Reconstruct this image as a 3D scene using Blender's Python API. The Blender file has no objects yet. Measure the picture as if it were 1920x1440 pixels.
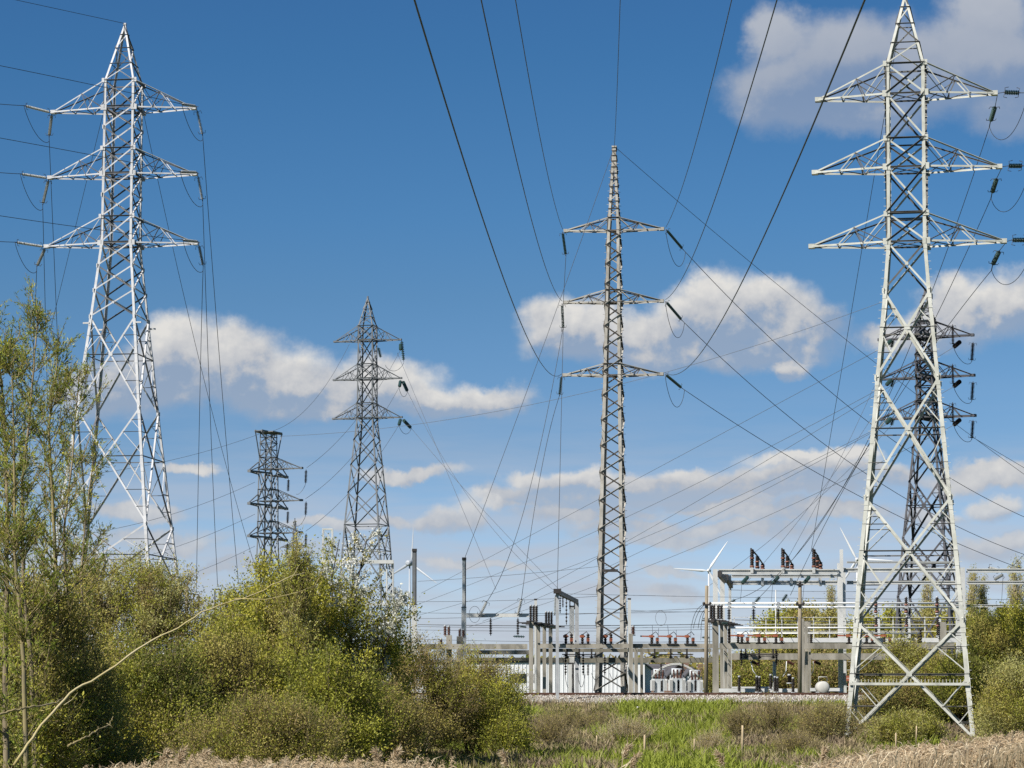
import bpy, math, random
import numpy as np
from mathutils import Vector, Matrix

# ------------------------------------------------------------------ camera, sky, sun
S = bpy.context.scene
COL = S.collection
F = 4800.0                      # focal length in photograph pixels (90 mm on a 36 mm sensor)
PITCH = math.radians(4.45)
CAMZ = 3.2
SHIFT = 580.0 / F - math.tan(PITCH)

cam = bpy.data.cameras.new("camera")
cam.lens = 36.0 * F / 1920.0
cam.sensor_width = 36.0
cam.shift_y = SHIFT * F / 1920.0
cam.clip_start = 0.5
cam.clip_end = 40000.0
camo = bpy.data.objects.new("camera", cam)
camo.location = (0, 0, CAMZ)
camo.rotation_euler = (math.radians(90) + PITCH, 0, 0)
COL.objects.link(camo)
S.camera = camo

def ray(px, py):
    """direction of a photograph pixel, scaled to unit distance along +Y"""
    xs = (px - 960.0) / F
    ys = (720.0 - py) / F + SHIFT
    up = Vector((0, -math.sin(PITCH), math.cos(PITCH)))
    fw = Vector((0, math.cos(PITCH), math.sin(PITCH)))
    d = Vector((xs, 0, 0)) + up * ys + fw
    return d / d.y

def at(px, py, D):
    return Vector((0, 0, CAMZ)) + ray(px, py) * D

def zat(py, D, px=960):
    return at(px, py, D).z

SUN_EL = math.radians(43)
SUN_DIR = Vector((-0.77, -0.64, 0)).normalized() * math.cos(SUN_EL) + Vector((0, 0, math.sin(SUN_EL)))
sl = bpy.data.lights.new("sun", 'SUN')
sl.energy = 5.0
sl.angle = math.radians(0.53)
sl.color = (1.0, 0.955, 0.88)
so = bpy.data.objects.new("sun", sl)
so.rotation_euler = SUN_DIR.to_track_quat('Z', 'Y').to_euler()
so.location = (-60, -60, 80)
COL.objects.link(so)

S.render.engine = 'CYCLES'
S.view_settings.view_transform = 'Standard'
S.view_settings.look = 'None'
S.view_settings.exposure = 0.76
S.view_settings.gamma = 1.0
S.cycles.use_denoising = False
S.cycles.max_bounces = 6
S.cycles.transparent_max_bounces = 8
S.render.film_transparent = False

# clouds: (group, px, py, rx, ry); each cloud is a heap of puffs at a direction of the sky
PUFFS = [
    (350,668,95,78),(440,690,120,70),(545,708,110,56),(650,725,110,44),(790,742,115,36),(900,748,70,22),(700,712,120,46),(900,742,100,28),(520,735,160,40),(265,720,110,55),(180,730,80,45),
    (330,630,60,48),(410,648,60,46),
    (1375,572,75,72),(1462,590,85,62),(1300,600,80,62),(1210,628,80,55),(1120,622,65,58),(1045,612,58,50),(1540,612,60,40),(1360,650,190,32),(1420,545,45,40),(1340,545,45,42),(1080,640,95,42),
    (1800,578,75,68),(1870,590,75,62),(1940,580,70,70),(1740,610,48,38),(1790,540,40,38),
    (1480,170,110,75),(1590,110,130,85),(1730,150,150,85),(1850,110,120,95),(1620,210,170,40),(1460,60,60,60),(1900,200,90,60),(1850,30,90,60),
    (848,974,52,26),(880,958,34,22),(810,982,48,18),
    (1090,898,90,22),(1180,905,110,22),(1290,890,52,18),(1010,905,70,18),
    (1500,872,110,18),(1590,862,50,14),
    (1850,1032,80,26),(1900,1015,50,20),(1860,945,60,20),(1870,875,110,20),
    (1475,688,38,17),
    (420,735,200,34),(640,752,170,24),(1300,660,260,34),(1250,1075,60,10),(1700,640,90,30),(1000,935,140,18),(1480,915,170,20),(1640,890,90,22),(1330,940,120,14),(620,985,90,14),(350,870,60,12),(1750,960,60,16),(900,1060,120,10),
    (1090,930,170,24),(1250,915,120,24),(1430,905,150,22),(1560,890,120,20),(1480,960,150,18),(1230,1010,140,16),(1830,890,110,20),(700,985,70,12),
    (1265,1112,60,16),(1180,985,110,16),(1400,990,150,18),(1560,960,130,20),(300,1010,120,20),(420,1060,70,14),(250,960,90,18),
    (1100,960,130,16),(760,885,90,14),
]

w = bpy.data.worlds.new("World")
S.world = w
w.use_nodes = True
nt = w.node_tree
nt.nodes.clear()
def N(t, **kw):
    n = nt.nodes.new(t)
    for k, v in kw.items():
        setattr(n, k, v)
    return n
def L(a, b):
    nt.links.new(a, b)
def M(op, a, b=None, c=None, clamp=False):
    n = N('ShaderNodeMath', operation=op, use_clamp=clamp)
    for i, v in enumerate((a, b, c)):
        if v is None: continue
        if isinstance(v, (int, float)): n.inputs[i].default_value = v
        else: L(v, n.inputs[i])
    return n.outputs[0]
def VM(op, a, b=None, c=None):
    n = N('ShaderNodeVectorMath', operation=op)
    for i, v in enumerate((a, b, c)):
        if v is None: continue
        if isinstance(v, (tuple, list, Vector)): n.inputs[i].default_value = tuple(v)
        else: L(v, n.inputs[i])
    return n.outputs['Value'] if op in ('LENGTH', 'DOT_PRODUCT') else n.outputs[0]
def MR(v, a, b, c=0.0, d=1.0, smooth=True):
    n = N('ShaderNodeMapRange', interpolation_type='SMOOTHSTEP' if smooth else 'LINEAR')
    L(v, n.inputs[0])
    for i, x in zip((1, 2, 3, 4), (a, b, c, d)): n.inputs[i].default_value = x
    return n.outputs[0]
def MIX(f, a, b, bt='MIX'):
    n = N('ShaderNodeMixRGB', blend_type=bt)
    for i, v in enumerate((f, a, b)):
        if isinstance(v, (int, float)): n.inputs[i].default_value = v
        elif isinstance(v, tuple): n.inputs[i].default_value = (*v, 1)
        else: L(v, n.inputs[i])
    return n.outputs[0]
def NOISE(vec, scale, detail, rough=0.55):
    n = N('ShaderNodeTexNoise')
    L(vec, n.inputs['Vector'])
    n.inputs['Scale'].default_value = scale
    n.inputs['Detail'].default_value = detail
    n.inputs['Roughness'].default_value = rough
    return n

sky = N('ShaderNodeTexSky', sky_type='NISHITA', sun_disc=False)
sky.sun_elevation = SUN_EL
sky.sun_rotation = math.atan2(SUN_DIR.x, SUN_DIR.y)
sky.altitude = 0
sky.air_density = 1.0
sky.dust_density = 0.3
sky.ozone_density = 2.0
tc = N('ShaderNodeTexCoord')
sep = N('ShaderNodeSeparateXYZ')
L(tc.outputs['Generated'], sep.inputs[0])
ymax = M('MAXIMUM', sep.outputs[1], 0.08)
u = M('DIVIDE', sep.outputs[0], ymax)
v = M('DIVIDE', sep.outputs[2], ymax)
comb = N('ShaderNodeCombineXYZ')
L(u, comb.inputs[0]); L(v, comb.inputs[1])
uv = comb.outputs[0]
wn = NOISE(uv, 26.0, 6.0, 0.62)
warp = VM('MULTIPLY_ADD', VM('SUBTRACT', wn.outputs['Color'], (0.5, 0.5, 0.5)), (0.030, 0.024, 0.0), uv)

def puff_field(vec):
    acc = None
    for (px, py, rx, ry) in PUFFS:
        r = ray(px, py)
        ix, iy = F / (rx * 1.14), F / (ry * 1.12)
        d = VM('LENGTH', VM('MULTIPLY_ADD', vec, (ix, iy, 0), (-r.x * ix, -r.z * iy, 0)))
        if acc is None: acc = d
        else:
            n = N('ShaderNodeMath', operation='SMOOTH_MIN')
            L(acc, n.inputs[0]); L(d, n.inputs[1]); n.inputs[2].default_value = 0.25
            acc = n.outputs[0]
    return M('SUBTRACT', 1.1, acc)
fld = puff_field(warp)
fld_sun = puff_field(VM('ADD', warp, (-0.0040, 0.0065, 0)))      # density a step nearer the sun
fine = NOISE(uv, 60.0, 8.0, 0.60)
fld = M('ADD', fld, M('MULTIPLY', M('SUBTRACT', fine.outputs['Fac'], 0.5), 0.55))
body = MR(fld, -0.10, 0.55)
# high thin veil and low streaks of distant cloud
st = NOISE(VM('MULTIPLY', uv, (9.0, 70.0, 1.0)), 1.0, 5.0, 0.55)
low = MR(v, 0.13, 0.03)
veil = M('MULTIPLY', MR(st.outputs['Fac'], 0.30, 0.66), M('MULTIPLY', low, 0.92))
cov = body
front = MR(sep.outputs[1], 0.15, 0.35)
cov = M('MULTIPLY', cov, front)
softlow = MR(v, 0.04, 0.09, 0.70, 1.0)
cov = M('MULTIPLY', cov, softlow)
fine_sun = NOISE(VM('ADD', uv, (-0.0022, 0.0034, 0)), 60.0, 8.0, 0.60)
relief = M('MULTIPLY', M('SUBTRACT', fine.outputs['Fac'], fine_sun.outputs['Fac']), 1.3)
mid_n = NOISE(uv, 24.0, 4.0, 0.55)
mid_s = NOISE(VM('ADD', uv, (-0.006, 0.009, 0)), 24.0, 4.0, 0.55)
relief = M('ADD', relief, M('MULTIPLY', M('SUBTRACT', mid_n.outputs['Fac'], mid_s.outputs['Fac']), 1.8))
greyup = MR(v, 0.20, 0.245)                     # the high cloud at upper right is thin and grey
relief = M('MULTIPLY', relief, M('SUBTRACT', 1.0, M('MULTIPLY', greyup, 0.8)))
# each cloud is bright on its sunward crown and grey below: height and side within the cloud's own body
BODIES = [(370,668,200,105),(590,712,180,66),(820,738,150,46),(1400,585,200,105),(1110,622,140,84),(1830,590,170,105),(1560,110,180,140),(1800,110,190,150),(850,972,80,38),(1130,902,220,36),(1510,882,160,36),(1850,1032,110,34),(1860,955,100,30),(1475,690,50,22)]
num = None; den = None
for (px, py, rx, ry) in BODIES:
    r = ray(px, py); ix, iy = F / rx, F / ry
    q = VM('MULTIPLY_ADD', warp, (ix, iy, 0), (-r.x * ix, -r.z * iy, 0))
    wgt = M('POWER', M('MAXIMUM', M('SUBTRACT', 1.5, VM('LENGTH', q)), 0.0), 2.0)
    hgt = VM('DOT_PRODUCT', q, (-0.22, 0.95, 0))
    num = M('MULTIPLY', wgt, hgt) if num is None else M('MULTIPLY_ADD', wgt, hgt, num)
    den = wgt if den is None else M('ADD', den, wgt)
hgt = M('DIVIDE', num, M('ADD', den, 0.05))
lit = MR(hgt, -0.40, 0.72, smooth=False)
lit = M('ADD', lit, M('MULTIPLY', M('SUBTRACT', fld, fld_sun), 0.22))
lit = M('ADD', lit, relief, clamp=True)
belly = MR(lit, 0.0, 0.40, 0.58, 1.0)
cov = M('MULTIPLY', cov, belly)
lit = M('MULTIPLY', lit, M('SUBTRACT', 1.0, M('MULTIPLY', greyup, 0.55)))
lit = M('MULTIPLY', lit, MR(v, 0.05, 0.12, 0.62, 1.0))
ccol = MIX(lit, (4.3, 4.7, 5.5), (8.6, 8.4, 8.0))
cov = M('MULTIPLY', cov, M('SUBTRACT', 0.97, M('MULTIPLY', greyup, 0.22)))
# clear sky
ramp = N('ShaderNodeValToRGB')
L(MR(v, 0.0, 0.28, smooth=False), ramp.inputs[0])
e = ramp.color_ramp.elements
STOPS = [(0.0, (0.48, 0.56, 0.84)), (0.13, (0.43, 0.515, 0.76)), (0.335, (0.255, 0.355, 0.51)), (0.558, (0.20, 0.326, 0.45)), (0.67, (0.172, 0.322, 0.46)), (0.9, (0.138, 0.298, 0.438)), (1.0, (0.135, 0.29, 0.435))]
while len(e) < len(STOPS): e.new(0.5)
for x, (p, c) in zip(e, STOPS): x.position = p; x.color = (*c, 1)
clear = MIX(1.0, sky.outputs[0], VM('MULTIPLY', ramp.outputs[0], (2.0, 2.0, 2.0)), 'MULTIPLY')
hazy = MIX(veil, clear, (5.45, 5.9, 6.75))
tot = MIX(cov, hazy, ccol)
bg = N('ShaderNodeBackground')
bg.inputs[1].default_value = 0.053
L(tot, bg.inputs[0])
wo = N('ShaderNodeOutputWorld')
L(bg.outputs[0], wo.inputs[0])
w.cycles.sampling_method = 'MANUAL'
w.cycles.sample_map_resolution = 512

# ------------------------------------------------------------------ materials
ALB = 0.80      # overall reflectance level
def mat(name, col, rough=0.7, metal=0.0, var=0.18, scale=3.0, col2=None, spec=0.3, streak=None, transl=0.0, bump=0.0):
    m = bpy.data.materials.new(name)
    m.use_nodes = True
    t = m.node_tree
    t.nodes.clear()
    o = t.nodes.new('ShaderNodeOutputMaterial')
    b = t.nodes.new('ShaderNodeBsdfPrincipled')
    b.inputs['Roughness'].default_value = rough
    b.inputs['Metallic'].default_value = metal
    b.inputs['Specular IOR Level'].default_value = spec
    tcn = t.nodes.new('ShaderNodeTexCoord')
    mp = t.nodes.new('ShaderNodeMapping')
    if streak: mp.inputs['Scale'].default_value = streak
    t.links.new(tcn.outputs['Object'], mp.inputs[0])
    n = t.nodes.new('ShaderNodeTexNoise')
    n.inputs['Scale'].default_value = scale
    n.inputs['Detail'].default_value = 6.0
    n.inputs['Roughness'].default_value = 0.65
    t.links.new(mp.outputs[0], n.inputs['Vector'])
    r = t.nodes.new('ShaderNodeValToRGB')
    col = tuple(c * ALB for c in col); col2 = tuple(c * ALB for c in col2) if col2 else None
    c2 = col2 if col2 else tuple(c * (1 - var) for c in col)
    r.color_ramp.elements[0].position = 0.35
    r.color_ramp.elements[1].position = 0.65
    r.color_ramp.elements[0].color = (*c2, 1)
    r.color_ramp.elements[1].color = (*(tuple(min(1, c * (1 + var * 0.5)) for c in col) if not col2 else col), 1)
    t.links.new(n.outputs['Fac'], r.inputs[0])
    t.links.new(r.outputs[0], b.inputs['Base Color'])
    if bump:
        bn = t.nodes.new('ShaderNodeBump')
        bn.inputs['Strength'].default_value = bump
        t.links.new(n.outputs['Fac'], bn.inputs['Height'])
        t.links.new(bn.outputs[0], b.inputs['Normal'])
    if transl > 0:
        tr = t.nodes.new('ShaderNodeBsdfTranslucent')
        t.links.new(r.outputs[0], tr.inputs[0])
        mx = t.nodes.new('ShaderNodeMixShader')
        mx.inputs[0].default_value = transl
        t.links.new(b.outputs[0], mx.inputs[1]); t.links.new(tr.outputs[0], mx.inputs[2])
        t.links.new(mx.outputs[0], o.inputs[0])
    else:
        t.links.new(b.outputs[0], o.inputs[0])
    return m

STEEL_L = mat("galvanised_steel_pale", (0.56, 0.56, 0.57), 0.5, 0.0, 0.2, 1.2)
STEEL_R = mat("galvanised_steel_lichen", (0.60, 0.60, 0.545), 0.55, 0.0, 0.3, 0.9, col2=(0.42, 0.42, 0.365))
STEEL_LD = mat("shade_dark_steel", (0.135, 0.135, 0.14), 0.65, 0.0, 0.35, 1.5, spec=0.2)  # dark copy of the pale steel: shade painted into bracing, frames and webs
STEEL_RD = mat("shade_dark_steel_brown", (0.13, 0.125, 0.115), 0.65, 0.0, 0.35, 1.5, spec=0.2)  # right pylon's dark copy, shade put into the colour
STEEL_MD = mat("shade_dark_bracing", (0.12, 0.105, 0.09), 0.7, 0.0, 0.35, 1.5, spec=0.2)  # mast members darkened by colour to read as shaded
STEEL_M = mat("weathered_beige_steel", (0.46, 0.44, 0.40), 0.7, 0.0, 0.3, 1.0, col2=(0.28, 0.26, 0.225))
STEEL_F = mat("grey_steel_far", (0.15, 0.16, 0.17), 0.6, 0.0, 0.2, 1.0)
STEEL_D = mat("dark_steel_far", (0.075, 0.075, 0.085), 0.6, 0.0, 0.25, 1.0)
STEEL_W = mat("white_painted_steel", (0.60, 0.60, 0.575), 0.5, 0.0, 0.15, 0.8, streak=(1, 1, 0.3))
STEEL_G = mat("mid_grey_steel", (0.42, 0.43, 0.44), 0.55, 0.0, 0.2, 1.5)
DARKMETAL = mat("dark_metal", (0.045, 0.04, 0.038), 0.5, 0.0, 0.3, 3.0)
CONC = mat("weathered_concrete", (0.40, 0.37, 0.315), 0.85, 0.0, 0.4, 1.3, col2=(0.20, 0.185, 0.15), streak=(1, 1, 0.25))
CONC_L = mat("pale_concrete", (0.56, 0.55, 0.51), 0.85, 0.0, 0.3, 1.3, col2=(0.42, 0.41, 0.38), streak=(1, 1, 0.25))
CONC_D = mat("dark_shaded_concrete", (0.27, 0.25, 0.20), 0.9, 0.0, 0.4, 1.0, col2=(0.12, 0.115, 0.09), streak=(1, 1, 0.3))  # dark concrete; on the second beam the tone also paints its shadow
WOODPOLE = mat("old_wood_pole", (0.30, 0.25, 0.18), 0.85, 0.0, 0.4, 2.0, streak=(3, 3, 0.3))
STAKEWOOD = mat("pale_stake_wood", (0.60, 0.47, 0.30), 0.8, 0.0, 0.25, 4.0, streak=(3, 3, 0.5))
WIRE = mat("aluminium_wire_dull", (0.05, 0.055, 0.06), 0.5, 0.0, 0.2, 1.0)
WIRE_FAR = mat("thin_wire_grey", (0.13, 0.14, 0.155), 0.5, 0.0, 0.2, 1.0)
GLASS_G = mat("green_glass_insulator", (0.035, 0.075, 0.07), 0.25, 0.0, 0.3, 8.0, spec=0.6)
GLASS_W = mat("pale_glass_insulator", (0.36, 0.37, 0.35), 0.3, 0.0, 0.3, 8.0, spec=0.6)
BLACKINS = mat("black_porcelain", (0.022, 0.016, 0.014), 0.5, 0.0, 0.3, 5.0, spec=0.25)
BROWNINS = mat("brown_porcelain", (0.10, 0.04, 0.026), 0.45, 0.0, 0.3, 5.0, spec=0.3)
ORANGE = mat("orange_paint", (0.36, 0.115, 0.06), 0.5, 0.0, 0.3, 4.0)
REDBAND = mat("faded_red_band", (0.30, 0.13, 0.09), 0.5, 0.0, 0.3, 4.0)
TUBEW = mat("white_busbar_tube", (0.80, 0.80, 0.78), 0.35, 0.0, 0.1, 2.0)
WHITEPAINT = mat("white_paint", (0.66, 0.66, 0.65), 0.45, 0.0, 0.12, 0.8)
TURBG = mat("turbine_shaded_grey", (0.40, 0.43, 0.47), 0.4, 0.0, 0.06, 0.02)  # grey copy of the white: shade of the rear view put into the colour
TURBW = mat("turbine_white", (0.68, 0.69, 0.70), 0.4, 0.0, 0.06, 0.02)

# ------------------------------------------------------------------ object helpers
def tag(o, label=None, cat=None, group=None, kind=None):
    if label: o["label"] = label
    if cat: o["category"] = cat
    if group: o["group"] = group
    if kind: o["kind"] = kind
    return o

def thing(name, label, cat, loc=(0, 0, 0), rz=0.0, group=None):
    o = bpy.data.objects.new(name, None)
    o.empty_display_size = 0.3
    o.location = loc
    o.rotation_euler = (0, 0, rz)
    COL.objects.link(o)
    return tag(o, label, cat, group)

class MB:
    """collects solid shapes and links them as one mesh object"""
    def __init__(s):
        s.v = []; s.f = []; s.sm = []
    def prism(s, poly_p, poly_q, smooth=False):
        n = len(poly_p); b = len(s.v)
        s.v += [tuple(x) for x in poly_p] + [tuple(x) for x in poly_q]
        for i in range(n):
            j = (i + 1) % n
            s.f.append((b + i, b + j, b + n + j, b + n + i)); s.sm.append(smooth)
        s.f.append(tuple(range(b + n - 1, b - 1, -1))); s.sm.append(False)
        s.f.append(tuple(range(b + n, b + 2 * n))); s.sm.append(False)
    def box(s, x0, y0, z0, x1, y1, z1):
        s.prism([Vector((x0, y0, z0)), Vector((x1, y0, z0)), Vector((x1, y1, z0)), Vector((x0, y1, z0))],
                [Vector((x0, y0, z1)), Vector((x1, y0, z1)), Vector((x1, y1, z1)), Vector((x0, y1, z1))])
    def pbox(s, x0, y0, x1, y1, D, dep):
        a = at(x0, y1, D); b = at(x1, y0, D)
        s.box(a.x, D, a.z, b.x, D + dep, b.z)
    def bar(s, p, q, w, h, up=Vector((0, 0, 1))):
        p = Vector(p); q = Vector(q); d = (q - p).normalized()
        a = d.cross(up)
        if a.length < 1e-3: a = d.cross(Vector((0, 1, 0)))
        a.normalize(); b = a.cross(d)
        o = [a * (w / 2) + b * (h / 2), -a * (w / 2) + b * (h / 2), -a * (w / 2) - b * (h / 2), a * (w / 2) - b * (h / 2)]
        s.prism([p + k for k in o], [q + k for k in o])
    def angle(s, p, q, w, t, n, out=False):
        """an L-section: one flange in the face whose normal is n, the other along its upper edge, inward or outward"""
        p = Vector(p); q = Vector(q); d = (q - p).normalized()
        a = d.cross(n)
        if a.length < 1e-3: return
        a.normalize()
        if a.z < 0: a = -a
        n = Vector(n)
        if out: pr = [(0, w), (-t, w), (-t, t), (-w, t), (-w, 0), (0, 0)]
        else: pr = [(0, 0), (-w, 0), (-w, -t), (-t, -t), (-t, -w), (0, -w)]
        o = [a * (x + w / 2) + n * y for x, y in pr]
        s.prism([p + k for k in o], [q + k for k in o])
    def corner(s, p, q, e1, e2, w, t):
        o = [e1 * x + e2 * y for x, y in ((0, 0), (w, 0), (w, t), (t, t), (t, w), (0, w))]
        s.prism([Vector(p) + k for k in o], [Vector(q) + k for k in o])
    def tube(s, pts, r, n=5, r1=None, smooth=True):
        pts = [Vector(p) for p in pts]; m = len(pts); b = len(s.v)
        for i, p in enumerate(pts):
            d = (pts[min(i + 1, m - 1)] - pts[max(i - 1, 0)]).normalized()
            a = d.cross(Vector((0, 0, 1)))
            if a.length < 1e-3: a = d.cross(Vector((0, 1, 0)))
            a.normalize(); c = a.cross(d)
            rr = r if r1 is None else r + (r1 - r) * i / max(1, m - 1)
            for k in range(n):
                an = 2 * math.pi * k / n
                s.v.append(tuple(p + a * (rr * math.cos(an)) + c * (rr * math.sin(an))))
        for i in range(m - 1):
            for k in range(n):
                k2 = (k + 1) % n
                s.f.append((b + i * n + k, b + i * n + k2, b + (i + 1) * n + k2, b + (i + 1) * n + k)); s.sm.append(smooth)
        s.f.append(tuple(range(b + n - 1, b - 1, -1))); s.sm.append(False)
        s.f.append(tuple(range(b + (m - 1) * n, b + m * n))); s.sm.append(False)
    def lathe(s, p, q, prof, n=8, smooth=True):
        """prof: list of (fraction along p-q, radius)"""
        p = Vector(p); q = Vector(q); d = (q - p); L_ = d.length; d.normalize()
        a = d.cross(Vector((0, 0, 1)))
        if a.length < 1e-3: a = d.cross(Vector((0, 1, 0)))
        a.normalize(); c = a.cross(d); b = len(s.v); m = len(prof)
        for fr, r in prof:
            o = p + d * (L_ * fr)
            for k in range(n):
                an = 2 * math.pi * k / n
                s.v.append(tuple(o + a * (r * math.cos(an)) + c * (r * math.sin(an))))
        for i in range(m - 1):
            for k in range(n):
                k2 = (k + 1) % n
                s.f.append((b + i * n + k, b + i * n + k2, b + (i + 1) * n + k2, b + (i + 1) * n + k)); s.sm.append(smooth)
        s.f.append(tuple(range(b + n - 1, b - 1, -1))); s.sm.append(False)
        s.f.append(tuple(range(b + (m - 1) * n, b + m * n))); s.sm.append(False)
    def ribbed(s, p, q, r, discs, core=0.4, n=8):
        pr = [(0, r * core)]
        for i in range(discs):
            f0 = (i + 0.15) / discs; f1 = (i + 0.55) / discs; f2 = (i + 0.95) / discs
            pr += [(f0, r * core), (f1, r), (f1 + 0.12 / discs, r * 0.96), (f2, r * core)]
        pr.append((1, r * core))
        s.lathe(p, q, pr, n, smooth=False)
    def plate(s, c, n, w, h, t):
        n = Vector(n).normalized(); a = n.cross(Vector((0, 0, 1)))
        a.normalize(); b = a.cross(n); c = Vector(c)
        o = [a * (w / 2) + b * (h / 2), -a * (w / 2) + b * (h / 2), -a * (w / 2) - b * (h / 2), a * (w / 2) - b * (h / 2)]
        s.prism([c - n * t / 2 + k for k in o], [c + n * t / 2 + k for k in o])
    def ball(s, c, rx, ry=None, rz=None, nu=12, nv=8):
        ry = ry or rx; rz = rz or rx; b = len(s.v); c = Vector(c)
        for j in range(nv + 1):
            th = math.pi * j / nv
            for i in range(nu):
                ph = 2 * math.pi * i / nu
                s.v.append((c.x + rx * math.sin(th) * math.cos(ph), c.y + ry * math.sin(th) * math.sin(ph), c.z + rz * math.cos(th)))
        for j in range(nv):
            for i in range(nu):
                i2 = (i + 1) % nu
                s.f.append((b + j * nu + i, b + (j + 1) * nu + i, b + (j + 1) * nu + i2, b + j * nu + i2)); s.sm.append(True)
    def build(s, name, m, parent=None, world=False, label=None, cat=None, group=None, kind=None):
        me = bpy.data.meshes.new(name)
        vs = s.v
        if parent is not None and world:
            l = Vector(parent.location)
            if parent.parent: l = l + Vector(parent.parent.location)
            vs = [(a - l.x, b - l.y, c - l.z) for a, b, c in vs]
        me.from_pydata(vs, [], s.f)
        me.polygons.foreach_set('use_smooth', s.sm)
        me.materials.append(m)
        me.update()
        o = bpy.data.objects.new(name, me)
        COL.objects.link(o)
        if parent is not None: o.parent = parent
        return tag(o, label, cat, group, kind)
    def settle(s, name, m, label, cat, group=None):
        """a top-level one-mesh thing whose origin sits at its own base"""
        a = np.array(s.v); lo = a.min(0); hi = a.max(0)
        l = Vector(((lo[0] + hi[0]) / 2, (lo[1] + hi[1]) / 2, lo[2]))
        s.v = [(p[0] - l.x, p[1] - l.y, p[2] - l.z) for p in s.v]
        o = s.build(name, m, None, False, label, cat, group)
        o.location = l
        return o

def np_mesh(name, V, Q, mats, midx=None, parent=None, smooth=False):
    """mesh of quads or triangles from numpy arrays"""
    me = bpy.data.meshes.new(name)
    V = np.ascontiguousarray(V, dtype=np.float32); Q = np.ascontiguousarray(Q, dtype=np.int32)
    k = Q.shape[1]; nf = len(Q)
    me.vertices.add(len(V)); me.vertices.foreach_set('co', V.ravel())
    me.loops.add(nf * k); me.loops.foreach_set('vertex_index', Q.ravel())
    me.polygons.add(nf)
    me.polygons.foreach_set('loop_start', np.arange(0, nf * k, k, dtype=np.int32))
    try: me.polygons.foreach_set('loop_total', np.full(nf, k, dtype=np.int32))
    except Exception: pass
    for m in mats: me.materials.append(m)
    if midx is not None: me.polygons.foreach_set('material_index', np.ascontiguousarray(midx, dtype=np.int32))
    if smooth: me.polygons.foreach_set('use_smooth', np.ones(nf, dtype=bool))
    me.update(calc_edges=True)
    o = bpy.data.objects.new(name, me)
    COL.objects.link(o)
    if parent is not None: o.parent = parent
    return o

def ground_z(x, y):
    """field level 0, rising in a bank to the railway ballast and the yard behind it"""
    y = np.asarray(y, dtype=float); x = np.asarray(x, dtype=float)
    t = np.clip((y - 124) / 42.0, 0, 1)
    z = 2.52 * (0.75 * t + 0.25 * t * t * (3 - 2 * t))
    z = z + np.clip((y - 166.5) / 4.0, 0, 1) * 0.50
    rough = np.clip((y - 15) / 20, 0, 1) * np.clip((165 - y) / 10, 0, 1)
    z = z + rough * (0.07 * np.sin(x * 0.9 + y * 0.35) + 0.06 * np.sin(x * 0.37 - y * 0.61 + 1.3) + 0.04 * np.sin(x * 2.1 + y * 1.7))
    return z
# ------------------------------------------------------------------ ground, railway
def ground_material():
    m = bpy.data.materials.new("meadow_ground"); m.use_nodes = True
    t = m.node_tree; t.nodes.clear()
    o = t.nodes.new('ShaderNodeOutputMaterial'); b = t.nodes.new('ShaderNodeBsdfPrincipled')
    b.inputs['Roughness'].default_value = 0.95; b.inputs['Specular IOR Level'].default_value = 0.1
    tcn = t.nodes.new('ShaderNodeTexCoord')
    def noise(sc, det):
        n = t.nodes.new('ShaderNodeTexNoise'); n.inputs['Scale'].default_value = sc; n.inputs['Detail'].default_value = det
        t.links.new(tcn.outputs['Object'], n.inputs['Vector']); return n.outputs['Fac']
    def ramp(f, stops):
        r = t.nodes.new('ShaderNodeValToRGB'); t.links.new(f, r.inputs[0])
        while len(r.color_ramp.elements) < len(stops): r.color_ramp.elements.new(0.5)
        for e_, (p, c) in zip(r.color_ramp.elements, stops): e_.position = p; e_.color = (*c, 1)
        return r.outputs[0]
    a = ramp(noise(0.16, 7), [(0.30, (0.10, 0.075, 0.045)), (0.44, (0.085, 0.085, 0.03)), (0.56, (0.07, 0.11, 0.025)), (0.72, (0.16, 0.125, 0.07))])
    c = ramp(noise(2.2, 5), [(0.3, (0.55, 0.55, 0.5)), (0.7, (1.15, 1.15, 1.1))])
    mx = t.nodes.new('ShaderNodeMixRGB'); mx.blend_type = 'MULTIPLY'; mx.inputs[0].default_value = 1
    t.links.new(a, mx.inputs[1]); t.links.new(c, mx.inputs[2])
    t.links.new(mx.outputs[0], b.inputs['Base Color'])
    t.links.new(b.outputs[0], o.inputs[0])
    return m
xs = np.array([-9000, -3000, -900, -300, -120] + list(np.arange(-72, 73, 1.5)) + [120, 300, 900, 3000, 9000], dtype=float)
ys = np.array([-400, -60, 0, 20, 35, 50, 65, 80, 92] + list(np.arange(100, 175, 1.0)) + [180, 200, 260, 400, 900, 2500, 8000, 26000], dtype=float)
GX, GY = np.meshgrid(xs, ys)
GZ = ground_z(GX, GY)
V = np.stack([GX.ravel(), GY.ravel(), GZ.ravel()], 1)
nx, ny = len(xs), len(ys)
idx = np.arange(nx * ny).reshape(ny, nx)
Q = np.stack([idx[:-1, :-1], idx[:-1, 1:], idx[1:, 1:], idx[1:, :-1]], -1).reshape(-1, 4)
g = np_mesh("ground", V, Q, [ground_material()], smooth=True)
tag(g, kind="structure")

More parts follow.
